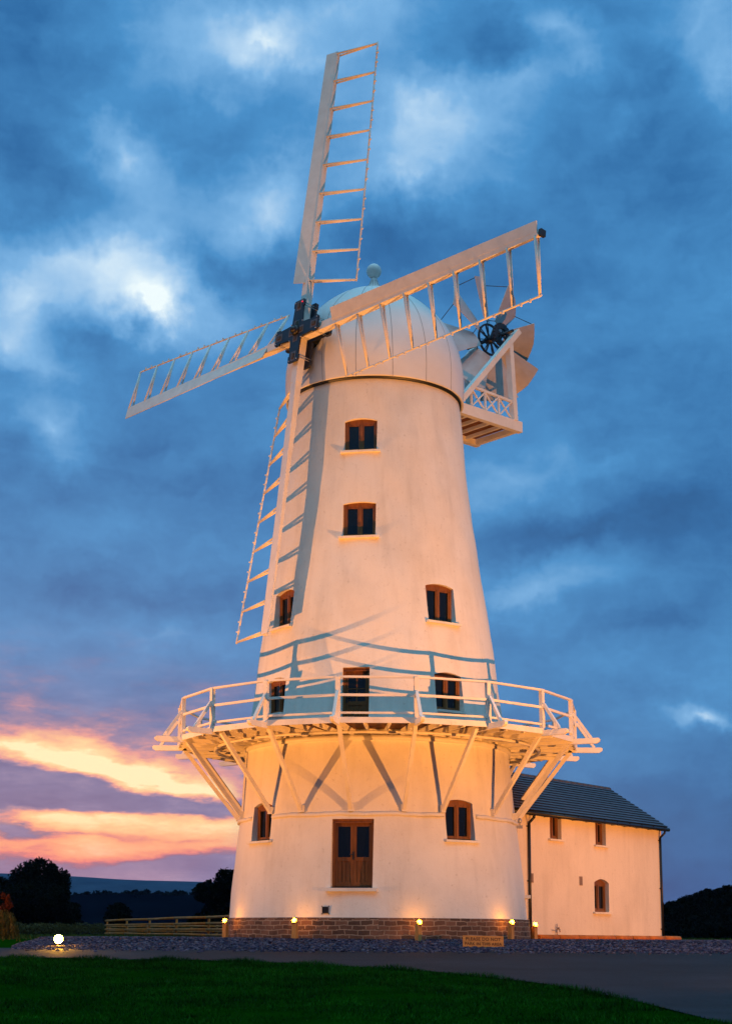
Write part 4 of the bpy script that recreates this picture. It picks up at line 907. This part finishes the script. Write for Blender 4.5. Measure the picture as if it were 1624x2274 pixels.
# field hedge, right-hand wood, ridge wood
p0, p1 = at(-120, 2070, 44), at(420, 2070, 60); hb_ = []
for k in range(60):
    q = p0.lerp(p1, k / 59); hb_.append((q.x, q.y, GZ + .36 + .05 * math.sin(k * 1.3), .6, .45, .42))
v, f = leaf_cloud(hb_, 16000, .06); tag(np_mesh('field_hedge', v, f, M_HEDGE, None, (p0.x, p0.y, GZ)), 'low brown clipped hedge across the meadow below the dark trees', 'hedge')
wbl = []
for x_, y_ in [(1440, 2016), (1462, 2012), (1485, 2003), (1500, 2001), (1516, 1994), (1526, 1988), (1545, 1985), (1560, 1980), (1569, 1974), (1584, 1976), (1600, 1971), (1618, 1966), (1640, 1962), (1670, 1960), (1700, 1958), (1740, 1955), (1780, 1958), (1830, 1960), (1900, 1966)]:
    for yy, dY in ((y_ + 13, 0), (y_ + 40, -3), (y_ + 70, -6), (y_ + 96, -8)):
        p = at(x_ + rng.normal() * 3, yy, 105 + dY); k = 155 / FOC; wbl.append((p.x, p.y, p.z, 19 * k, 1.0, (14 if yy < y_ + 20 else 22) * k))
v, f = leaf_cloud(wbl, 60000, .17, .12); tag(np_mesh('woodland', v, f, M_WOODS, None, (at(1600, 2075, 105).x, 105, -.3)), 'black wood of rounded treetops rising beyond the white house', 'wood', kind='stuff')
rbl = []
xx = -260.
while xx < 1300:
    yy = np.interp(xx, [-260, 150, 215, 246, 262, 300, 345, 385, 440, 900, 1300], [1992, 1986, 1980, 1977, 1984, 1975, 1980, 1977, 1983, 2005, 2030]); s_ = rng.uniform(5, 10)
    for dy in (0, 9, 20, 34):
        p = at(xx + rng.normal() * 3, yy + s_ * .7 + dy + rng.normal() * 2, 500 - dy * 1.5); k = 545 / FOC; rbl.append((p.x, p.y, p.z, s_ * k * 1.15, s_ * k, s_ * k * .8))
    xx += s_ * 1.5
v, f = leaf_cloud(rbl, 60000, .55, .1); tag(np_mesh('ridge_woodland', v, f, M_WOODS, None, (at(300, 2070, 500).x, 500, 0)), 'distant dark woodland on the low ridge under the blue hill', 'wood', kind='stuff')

# ================================================================== fences
def fence(label, a, b, nposts, rails, post_top, rail_r, group=None, post_h=None):
    root = thing('rail_fence', label, 'fence', (*a[:2], GZ), group); a, b = Vector(a), Vector(b); d = (b - a)
    for zr_ in rails:
        m_ = MB()
        for k in range(nposts - 1):
            p, q = a + d * (k / (nposts - 1)), a + d * ((k + 1) / (nposts - 1)); nn = d.cross(Z).normalized() * -.0
            jig = .012 * math.sin(k * 3 + zr_ * 9)
            m_.tube(p + Z * (zr_ + jig), q + Z * (zr_ - jig), rail_r, 8)
        build('rail', m_, M_FENCE, root)
    side = d.cross(Z).normalized() * (rail_r + .045)
    for k in range(nposts):
        p = a + d * (k / (nposts - 1)) - side; m_ = MB(); m_.tube((p.x, p.y, GZ - .3), (p.x, p.y, post_top), .055, 8); build('post', m_, M_FENCE, root)
    return root
A_, B_ = at(234, 2070, 40), at(545, 2070, 8)
fence('four rail round pole fence running up to the lit corner of the tower', (A_.x, 40, 0), (B_.x, 8, 0), 6, (.60, .335, .085, -.135), .66, .055)
A_, B_ = at(240, 2070, 47), at(540, 2070, 24)
fence('second dimmer pole fence glimpsed between the rails of the front one', (A_.x, 47, 0), (B_.x, 24, 0), 7, (.27, .0, -.2), .33, .05)

# ================================================================== lamps
def point(name, loc, w, col, r, parent=None):
    l = bpy.data.lights.new(name, 'POINT'); l.energy = w; l.color = col; l.shadow_soft_size = r; o = bpy.data.objects.new(name, l); link(o, parent, loc); return o
def bollard(loc, face, label, h=.60):
    loc = Vector(loc); rt_ = thing('bollard_light', label, 'lamp', loc, 'wooden bollard lights round the windmill')
    t, n = frame_at(face); p = MB(); w_ = .07
    p.prism([(-w_, -.4), (w_, -.4), (w_, h - .12), (-w_, h - .02)], loc - t * w_, n * -1, Z, t, 2 * w_); build('post', p, M_POST, rt_)
    g = MB(); g.sphere(loc + n * .045 + Z * (h - .03), .066, 16, 12); build('lamp_globe', g, M_GLOBE, rt_)
    c = MB(); c.tube(loc + n * .045 + Z * (h - .12), loc + n * .045 + Z * (h - .085), .06, 12); build('lamp_collar', c, M_IRON, rt_)
def gnd(x, y): return (x, y, float(hz(x, y)) + .04)
bollard(gnd(-4.73, -2.3), -35, 'wooden bollard light at the tower corner, where the pole fence ends')
bollard(gnd(-2.42, -4.85), -25, 'wooden bollard light left of the oak double doors, before the stone plinth')
bollard(gnd(1.22, -5.28), 40, 'wooden bollard light before the stone plinth, near the parking notice')
bollard(gnd(4.10, -3.35), 50, 'wooden bollard light at the edge of the plinth, behind the parking notice')
bollard(gnd(5.18, .15), 40, 'wooden bollard light against the white house, next to its downpipe', .56)

def flood(pos, aim, label, watts=None, size=100, lens_r=.17, lens_m=None, name='floodlight', col=FLOOD_COL, group=None, spill=0):
    pos = Vector(pos); g = Vector((pos.x, pos.y, float(hz(pos.x, pos.y)))); root = thing(name, label, 'floodlight', g, group); d = (Vector(aim) - pos).normalized()
    b = MB(); b.tube(pos - d * .22, pos - d * .02, lens_r * .55, 16, lens_r * 1.08); b.tube(pos - d * .02, pos + d * .04, lens_r * 1.08, 16); 
    for k in range(4): b.tube(pos - d * (.20 - .04 * k), pos - d * (.19 - .04 * k), lens_r * (.75 + .1 * k), 16)
    build('housing', b, M_IRON, root)
    s_ = d.cross(Z).normalized(); br = MB(); hgt = max(pos.z - g.z - .0, .1)
    for sg in (-1, 1): br.beam(g + s_ * sg * lens_r * 1.15, pos + s_ * sg * lens_r * 1.15, .03, .012, s_)
    br.beam(g + s_ * -lens_r * 1.2 + Z * .01, g + s_ * lens_r * 1.2 + Z * .01, .05, .02); br.tube(g - Z * .2, g + Z * .01, .03)
    build('bracket', br, M_IRON, root)
    l = MB(); q = d.orthogonal().normalized(); q2 = d.cross(q); vs = [pos + d * .075]; 
    for rr_, dd in ((.5, .068), (.85, .052), (.99, .042)):
        vs += [pos + d * dd + (q * math.cos(2 * math.pi * k / 20) + q2 * math.sin(2 * math.pi * k / 20)) * lens_r * rr_ for k in range(20)]
    fs = [(0, 1 + k, 1 + (k + 1) % 20) for k in range(20)] + [(1 + 20 * j + k, 21 + 20 * j + k, 21 + 20 * j + (k + 1) % 20, 1 + 20 * j + (k + 1) % 20) for j in range(2) for k in range(20)]
    l.add(vs, fs, True); build('lens', l, lens_m or M_FLENS2, root)
    if watts:
        L = bpy.data.lights.new('flood_beam', 'SPOT'); L.energy = watts; L.color = col; L.spot_size = R(size); L.spot_blend = 1; L.shadow_soft_size = .06
        o = bpy.data.objects.new('flood_beam', L); o.rotation_euler = (-d).to_track_quat('Z', 'Y').to_euler(); link(o, root, pos + d * .12)
        if spill:
            L = bpy.data.lights.new('flood_spill', 'SPOT'); L.energy = spill; L.color = col; L.spot_size = R(170); L.spot_blend = .6; L.shadow_soft_size = .06
            o = bpy.data.objects.new('flood_spill', L); f_ = Vector((d.x, d.y, .25)).normalized(); o.rotation_euler = (-f_).to_track_quat('Z', 'Y').to_euler(); link(o, root, pos + d * .12)
    return root
for k, F_ in enumerate(FLOODS):
    p = Vector(F_['p'])
    flood(p, F_['a'], ['black floodlight on the lawn aimed up at the sails from beyond the shrub', 'black floodlight on the forecourt aimed up at the tower'][k], F_['w'], F_['size'], spill=(1500, 2300)[k])
flood((23., -4., float(hz(23, -4.)) + .9), (9.3, 5.6, 2.6), 'black floodlight on the gravel turned to the gutter wall of the white house', 11000, 62)
SP = at(130, 2085, -7.0)
flood(SP, (-1.5, -30, 3.2), 'dazzling floodlight burning at the gravel edge in front of the dark trees', None, lens_r=.12, lens_m=M_FLENS)

# ================================================================== notice board
SY = -6.75; sp0 = at(1072, 2105, SY)
nb = thing('notice_board', 'plain wooden plank notice asking drivers not to park, propped in the gravel', 'sign', (sp0.x, SY, float(hz(sp0.x, SY)) + .06))
bt = (Vector((1, .02, -.02))).normalized(); bu = Vector((0, .22, 1)).normalized(); bn = bt.cross(bu) ; bn = bn if bn.y < 0 else -bn
bc = Vector((sp0.x, SY, float(hz(sp0.x, SY)) + .07)) + bu * .16
pl = MB(); pl.box(bc, (bt, bu, bn), (.58, .165, .018)); build('plank', pl, M_SIGN, nb)
for pz_ in (-.4, .4):
    k_ = MB(); k_.beam(bc + bt * pz_ - bu * .3 - bn * .04, bc + bt * pz_ + bu * .1 - bn * .04, .04, .03, bn); build('stake', k_, M_POST, nb)
def letters(txt, size, off, spacing=1.):
    cu_ = bpy.data.curves.new('lettering', 'FONT'); cu_.body = txt; cu_.size = size; cu_.align_x = 'CENTER'; cu_.align_y = 'CENTER'; cu_.extrude = .0015; cu_.space_character = spacing; cu_.offset = .0025
    o = bpy.data.objects.new('lettering', cu_); COL.objects.link(o)
    rot = Matrix((bt, bu, bn)).transposed().to_4x4(); rot.translation = bc + bn * .0205 + bu * off
    o.matrix_world = rot; dg = bpy.context.evaluated_depsgraph_get(); dg.update(); me = bpy.data.meshes.new_from_object(o.evaluated_get(dg)); me.transform(rot); bpy.data.objects.remove(o)
    me.transform(Matrix.Translation(-bc)); me.materials.clear(); me.materials.append(M_LETTER); link(bpy.data.objects.new('lettering', me), nb, bc)
letters('PLEASE DO NOT', .125, .065, 1.08); letters('PARK IN THIS AREA', .115, -.07, 1.04)

# ================================================================== evening haze
hz_b = MB(); hz_b.abox((-3500, -60, -6), (3500, 5300, 220)); ho = build('haze', hz_b, M_WALL)
hm_ = bpy.data.materials.new('haze_air'); hm_.use_nodes = True; t = hm_.node_tree; t.nodes.clear()
vo = t.nodes.new('ShaderNodeVolumePrincipled'); vo.inputs['Color'].default_value = (.30, .52, 1, 1); vo.inputs['Density'].default_value = .00004; vo.inputs['Anisotropy'].default_value = .1
ou = t.nodes.new('ShaderNodeOutputMaterial'); t.links.new(vo.outputs[0], ou.inputs['Volume'])
ho.data.materials.clear(); ho.data.materials.append(hm_); tag(ho, kind='stuff')
